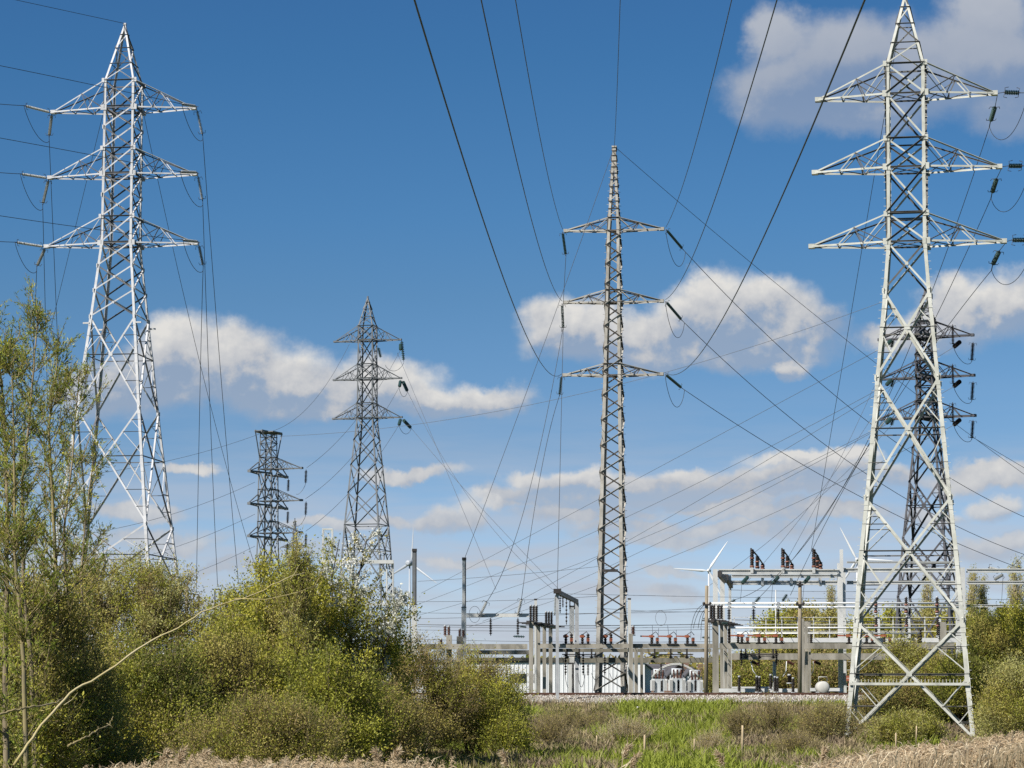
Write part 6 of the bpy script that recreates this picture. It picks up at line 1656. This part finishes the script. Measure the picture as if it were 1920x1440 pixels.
def reeds(name, label, x0, x1, D0, D1, ytop, n, seed, plume=0.35, jit=28, lvs=5):
    rng = np.random.default_rng(seed)
    px = rng.uniform(x0, x1, n); Yv = rng.uniform(D0, D1, n); X = (px - 960) / F * Yv
    yt = np.interp(px, [p[0] for p in ytop], [p[1] for p in ytop]) + np.abs(rng.normal(0, jit, n))
    h = np.clip(CAMZ - (yt - 1300) / F * Yv - ground_z(X, Yv), 0.4, 2.9)
    B = np.stack([X, Yv, ground_z(X, Yv) - 0.03], 1)
    ln = np.stack([rng.normal(0.10, 0.10, n), rng.normal(0, 0.1, n), np.zeros(n)], 1) * h[:, None]
    P = [B + ln * t * t + np.array([0, 0, 1.0]) * (h * t)[:, None] for t in (0, 0.5, 1.0)]
    sd = np.array([1.0, 0.2, 0]) * 0.011
    V = [np.stack([P[i] - sd, P[i] + sd, P[i + 1] + sd * 0.7, P[i + 1] - sd * 0.7], 1) for i in (0, 1)]
    Vs = np.concatenate(V).reshape(-1, 3); ms = np.zeros(2 * n, int)
    # leaves
    li = np.repeat(np.arange(n), lvs); t = rng.uniform(0.25, 0.98, len(li))[:, None]
    o = B[li] + ln[li] * t * t + np.array([0, 0, 1.0]) * h[li][:, None] * t
    an = rng.normal(0, 0.9, len(li)); dx = np.stack([np.cos(an) * np.sign(rng.normal(0.35, 1, len(li))), np.sin(an), rng.uniform(0.7, 2.6, len(li))], 1)
    dx = unit(dx); ll = rng.uniform(0.25, 0.55, (len(li), 1))
    mid = o + dx * ll * 0.5; tip = o + dx * ll + np.array([0, 0, -0.35]) * ll
    wv = unit(np.cross(dx, rng.normal(size=dx.shape))) * 0.0085
    Vl = np.stack([o, mid + wv, tip, mid - wv], 1).reshape(-1, 3); ml = np.ones(len(li), int)
    # plumes
    pi = np.nonzero(rng.random(n) < plume)[0]; k = 34
    qi = np.repeat(pi, k); t = rng.uniform(0, 1, (len(qi), 1))
    o = P[2][qi] + np.array([0.10, 0, 0.22]) * (t - 0.15) + rng.normal(0, 0.012, (len(qi), 3))
    dx = unit(np.stack([rng.normal(0.5, 0.5, len(qi)), rng.normal(0, 0.5, len(qi)), rng.uniform(0.1, 0.9, len(qi))], 1))
    ll = 0.10 * (1.15 - t); wv = unit(np.cross(dx, rng.normal(size=dx.shape))) * 0.008
    Vp = np.stack([o, o + dx * ll * 0.5 + wv, o + dx * ll + np.array([0.02, 0, -0.03]), o + dx * ll * 0.5 - wv], 1).reshape(-1, 3); mp = np.full(len(qi), 2)
    V = np.concatenate([Vs, Vl, Vp]); mi = np.concatenate([ms, ml, mp])
    ob = np_mesh(name, V, np.arange(len(V)).reshape(-1, 4), [REED, REED2, PLUME], mi)
    return tag(ob, label, "reeds", kind="stuff")
reeds("reed_bed", "dense bed of pale dry reeds at the bottom right", 1380, 1960, 36, 62, [(1380, 1480), (1470, 1452), (1560, 1430), (1640, 1414), (1760, 1402), (1840, 1390), (1960, 1382)], 15000, 71, 0.10, 24)
reeds("reed_fringe", "thin fringe of dry plumed reeds along the bottom left", 150, 800, 34, 50, [(150, 1452), (260, 1440), (330, 1424), (350, 1434), (470, 1436), (560, 1434), (640, 1440), (760, 1434), (800, 1456)], 900, 72, 0.5, 14, 5)
def plume_reed(px, yt, D, bendx, label, seed):
    rng = np.random.default_rng(seed); c = at(px, yt, D); gz = float(ground_z(c.x, D)) - 0.03; h = c.z - gz
    root = thing("plumed_reed", label, "reed", (c.x - bendx * 0.3, D, gz), 0, "single plumed reeds")
    T = np.array([[bendx * 0.3 * t * t, 0, h * 0.93 * t] for t in np.linspace(0, 1, 9)]); tubes_obj("stalk", T[:-1], T[1:], 0.008, 0.007, REED, root, 5)
    k = 260; t = rng.uniform(0, 1, (k, 1)); o = T[-1] + np.array([bendx * 0.25, 0, h * 0.0]) * t * t + np.array([0, 0, 0.26]) * (t - 0.2 * t * t) - np.array([0, 0, 0.06])
    dx = np.stack([rng.normal(0.55 * np.sign(bendx), 0.4, k), rng.normal(0, 0.4, k), rng.uniform(-0.3, 0.9, k)], 1)
    leaves_obj("plume", o + rng.normal(0, 0.012, (k, 3)), dx, 0.11, 0.012, [PLUME, REED2], (rng.random(k) < 0.3).astype(int), root, rng)
    li = 7; o = np.stack([np.interp(rng.uniform(0.3, 0.95, li), np.linspace(0, 1, 9), T[:, i]) for i in range(3)], 1); leaves_obj("leaf", o, np.stack([rng.normal(0, 1, li), rng.normal(0, .3, li), rng.uniform(0.3, 1, li)], 1), 0.35, 0.02, [REED2], None, root, rng)
for k, (px, yt, D, bx_, lab) in enumerate(((304, 1408, 38, 0.25, "plumed reed at the bottom left, tallest of a close pair"), (334, 1404, 38.5, 0.35, "plumed reed at the bottom left with the fullest brown head"), (375, 1408, 39, 0.4, "plumed reed curling right below the dark-stemmed bush"), (712, 1408, 40, -0.2, "plumed reed leaning left under the greyish low bush"), (736, 1406, 40, 0.35, "plumed reed leaning right under the greyish low bush"), (952, 1412, 42, -0.25, "solitary pale reed below the end of the left bushes"), (1168, 1398, 43, 0.35, "solitary pale reed plume below the beige mast"), (1182, 1416, 43, 0.5, "low arching pale reed beside the solitary plume"), (1357, 1412, 44, -0.4, "solitary bent pale reed left of the dense reeds"), (1540, 1404, 46, 0.2, "first tall reed at the left end of the dense reeds"))):
    plume_reed(px, yt, D, bx_, lab, 200 + k)

# fence stakes
for k, (x, y0, y1, D, lab) in enumerate(((909, 1380, 1408, 126, "short weathered stake beside the left bushes"), (1118, 1379, 1400, 131, "thin stake below the beige mast"), (1208, 1378, 1414, 124, "pale wooden stake on the green grass right of the beige mast"), (1301, 1385, 1412, 125, "thin grey stake between two pale stakes"), (1391.5, 1360, 1412, 124, "tallest pale wooden stake below the middle wooden pole"), (1679, 1374, 1400, 127, "thin pale stake between the legs of the right pylon"), (1717.5, 1361, 1392, 131, "yellowish stake below the crossing of the right pylon"))):
    p = at(x, y1, D); t_ = at(x + 1.0, y0, D); gz = float(ground_z(p.x, D)) - 0.1
    mb = MB(); r = 0.06 if k in (0, 4, 2) else 0.04
    mb.tube([Vector((p.x, D, gz)), Vector((t_.x, D, t_.z - 0.05)), t_], r, 8, r * 0.85)
    mb.settle("fence_stake", STAKEWOOD, lab, "stake", "fence stakes on the meadow")
# pale stones in the grass
rng = np.random.default_rng(3)
for k, (x, y, s_, lab) in enumerate(((1197, 1328, 0.17, "large pale stone in the grass below the ballast"), (1275, 1362, 0.15, "pale stone on the bank right of the beige mast"), (1243, 1325, 0.12, "small pale stone near the top of the bank"), (1250, 1397, 0.18, "small pale stone low on the bank"), (998, 1311, 0.2, "white scrap lying on the ballast edge by the left bushes"))):
    D = 165 if y < 1312 else (158 if y < 1330 else (146 if y < 1370 else 132)); c = at(x, y, D); c.z = float(ground_z(c.x, D)) + s_ * 0.4 + 0.1
    mb = MB(); mb.ball(c, s_, s_ * 0.8, s_ * 0.6, 9, 6); mb.v = [(a_ + rng.normal(0, s_ * .06), b_ + rng.normal(0, s_ * .06), q_ + rng.normal(0, s_ * .06)) for a_, b_, q_ in mb.v]
    mb.settle("pale_stone", CONC_L, lab, "stone", "pale stones on the bank")
